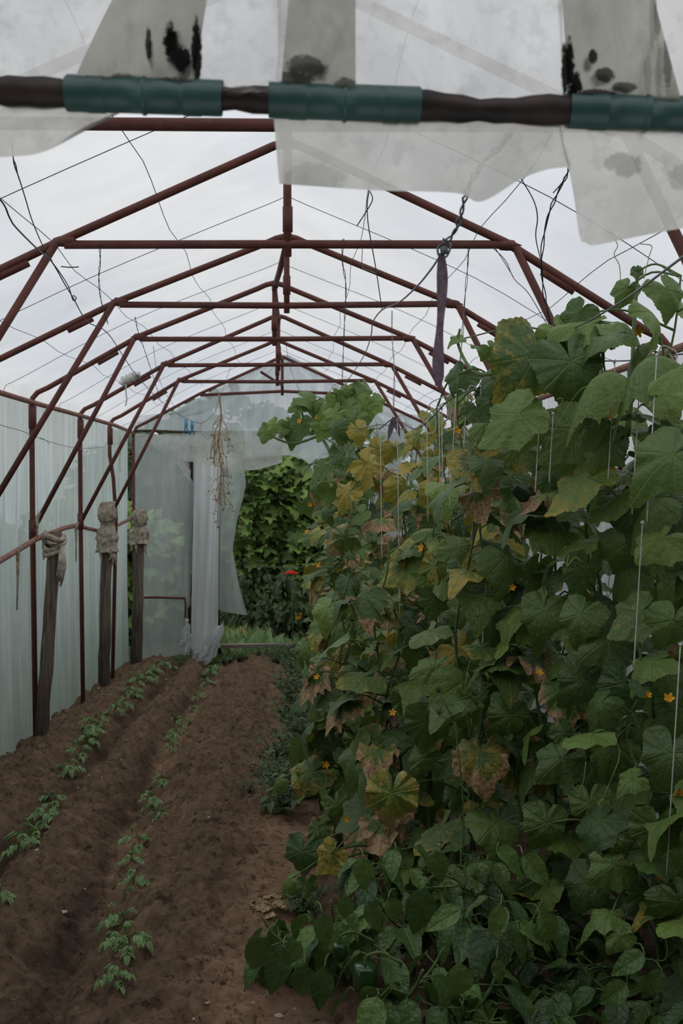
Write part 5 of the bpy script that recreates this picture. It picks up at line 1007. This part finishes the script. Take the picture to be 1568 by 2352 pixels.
for k in range(110):
    Y = 2.6 + 7.6 * R.random() ** 1.4; x = R.uniform(-1.45, .0); stone(k % 4, x, Y, R.uniform(.003, .0085), lab, 'small pebbles on the soil')
for k, (px, py, l_, an) in enumerate(((600, 1855, 40, .3), (590, 1897, 45, -.2), (632, 1975, 42, .1), (570, 1790, 30, .6), (610, 1700, 36, .2), (640, 1625, 30, -.3), (590, 1560, 30, .3), (525, 1887, 18, -.1))):
    x, Y = ground_at(px, py); l2 = l_ / F * Y / 2; z = gz(x, Y) + .012; m_ = MB(); d = Vector((math.cos(an), math.sin(an) * 1.5, 0)) * l2
    m_.tube(spline([Vector((x, Y, z)) - d, Vector((x, Y + .01, z + .008)), Vector((x, Y, z)) + d], 4), .0022, 5); tag(m_.build('straw', M['straw']), 'dry straw stalk lying on the path, %s from the camera' % ORD[k], 'straw', 'dry stalks on the path')
x, Y = ground_at(615, 2098); lb = LB()
for k in range(30): lb.leaf(CUKE_LO[k % 3], (x + R.uniform(-.06, .09), Y + R.uniform(-.06, .08), gz(x, Y) + R.uniform(.006, .025)), (R.uniform(-1, 1), R.uniform(-1, 1), 0), (R.uniform(-.4, .4), R.uniform(-.4, .4), 1), R.uniform(.015, .035), .8, 1, .5, .5)
tag(lb.build('leaf_litter', M['leaf']), 'patch of dry crumbled leaves on the path beside the peppers', 'leaf litter', kind='stuff')

# ------------------------------------------------------------------ outside, behind the opening and walls
def bush(name, x, Y, w_, d_, h_, n, tm, mat, size, label, seed, cat='shrub', group=None, tone=(0, 1), z0=None, lo=.05):
    rd = random.Random(seed); b0 = (g0(min(Y, 10.7)) - .06) if z0 is None else z0; t = empty(name, (x, Y, b0), label, cat, group); lb = LB(); st = MB()
    for k in range(6):
        e = Vector((x + rd.uniform(-.6, .6) * w_, Y + rd.uniform(-.5, .5) * d_, b0 + h_ * rd.uniform(.5, .9))); st.tube([Vector((x + (e.x - x) * .3, Y, b0 - .05)), (Vector((x, Y, b0)) + e) / 2 + Vector((rd.uniform(-.05, .05), 0, 0)), e], [.016, .011, .005], 5)
    st.build('stem', M['bark'], t)
    for k in range(n):
        u = rd.uniform(-1, 1); v = rd.uniform(-1, 1); f = rd.random() ** .8; hh = lo + (1 - lo) * f; pr = math.sqrt(max(.08, 1 - max(0, hh - .55) ** 2 / .25))
        p = Vector((x + u * w_ * pr, Y + v * d_ * pr, b0 + h_ * hh * (1 + .1 * math.sin(u * 6 + seed))))
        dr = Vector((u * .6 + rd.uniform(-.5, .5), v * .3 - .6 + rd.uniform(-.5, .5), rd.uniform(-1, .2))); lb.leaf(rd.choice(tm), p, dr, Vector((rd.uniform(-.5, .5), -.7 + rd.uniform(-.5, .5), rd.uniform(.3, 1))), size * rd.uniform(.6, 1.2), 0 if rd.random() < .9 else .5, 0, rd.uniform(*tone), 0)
    lb.build('foliage', M[mat], t); return t
bush('grape_vine', -.25, 12.3, .55, .35, 2.15, 720, GRAPE, 'gleaf', .165, 'grape vine seen through the left half of the far opening', 1, 'grape vine', tone=(0, .8))
bush('grape_vine', .45, 12.2, .5, .35, 2.05, 720, GRAPE, 'gleaf', .165, 'brighter grape vine filling the right half of the far opening', 2, 'grape vine', tone=(.2, 1))
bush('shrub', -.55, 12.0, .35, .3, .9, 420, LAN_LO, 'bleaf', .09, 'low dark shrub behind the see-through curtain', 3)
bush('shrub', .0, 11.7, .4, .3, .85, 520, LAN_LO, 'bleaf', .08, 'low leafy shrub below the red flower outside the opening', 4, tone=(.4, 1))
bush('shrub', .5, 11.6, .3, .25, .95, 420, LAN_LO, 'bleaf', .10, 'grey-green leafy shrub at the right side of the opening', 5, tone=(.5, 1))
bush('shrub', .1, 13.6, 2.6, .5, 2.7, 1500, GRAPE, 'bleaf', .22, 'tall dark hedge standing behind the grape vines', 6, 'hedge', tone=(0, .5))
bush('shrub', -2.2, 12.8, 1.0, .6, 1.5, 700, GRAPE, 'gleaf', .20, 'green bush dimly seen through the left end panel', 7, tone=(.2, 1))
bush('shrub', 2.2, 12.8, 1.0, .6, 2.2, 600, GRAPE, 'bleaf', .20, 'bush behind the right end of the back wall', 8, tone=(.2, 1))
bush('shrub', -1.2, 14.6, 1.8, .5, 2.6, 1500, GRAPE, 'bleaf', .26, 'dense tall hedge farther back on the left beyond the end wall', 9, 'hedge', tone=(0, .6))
for k in range(5):
    bush('shrub', -3.3, 2.2 + 2.2 * k, .7, 1.1, 1.35, 350, GRAPE, 'bleaf', .26, 'bush outside the left plastic wall, %s from the entrance' % ORD[k], 20 + k, group='bushes outside the left wall', z0=g0(2 + 2.2 * k) - .05)
    bush('shrub', 3.0, 2.2 + 2.2 * k, .7, 1.1, 1.7, 350, GRAPE, 'bleaf', .26, 'bush outside the right plastic wall, %s from the entrance' % ORD[k], 30 + k, group='bushes outside the right wall', z0=g0(2 + 2.2 * k) - .05)
# grass outside the threshold
lb = LB(); rd = random.Random(3)
for k in range(1500):
    x = rd.uniform(-.8, .8); Y = rd.uniform(10.85, 11.9); lb.leaf(LAN_LO[k % 2], (x, Y, g0(10.7) - .05), (rd.uniform(-.5, .5), rd.uniform(-.5, .3), 1), (rd.uniform(-1, 1), -1, .4), rd.uniform(.08, .2) * (1 if x > -.3 else 1.5), 0 if rd.random() < .85 else .6, 0, rd.random(), 0)
tag(lb.build('grass', M['tleaf']), 'rough grass and weeds growing outside the far opening', 'grass', kind='stuff')
# red flower
p = at(669, 1316, 11.35); t = empty('red_flower', (p.x, p.y, g0(10.7) - .05), 'bright red zinnia-like flower outside the far opening', 'flower'); m_ = MB(); m_.tube([(p.x + .02, p.y, g0(10.7) - .1), (p.x + .01, p.y, p.z - .4), tuple(p)], .005, 5); m_.build('stem', M['stem'], t)
m_ = MB()
for k in range(40):
    a = k * 2.4; rr = .008 + .0085 * math.sqrt(k) ; e = p + Vector((math.cos(a) * rr, -.01 + math.sin(a) * rr * .5, .026 - rr * .5)); m_.blob(e, .014, 6, 4, .2, sq=(1.2, 1, .5))
m_.build('bloom', M['red_petal'], t)
t['label'] = 'bright red double flower outside the far opening'
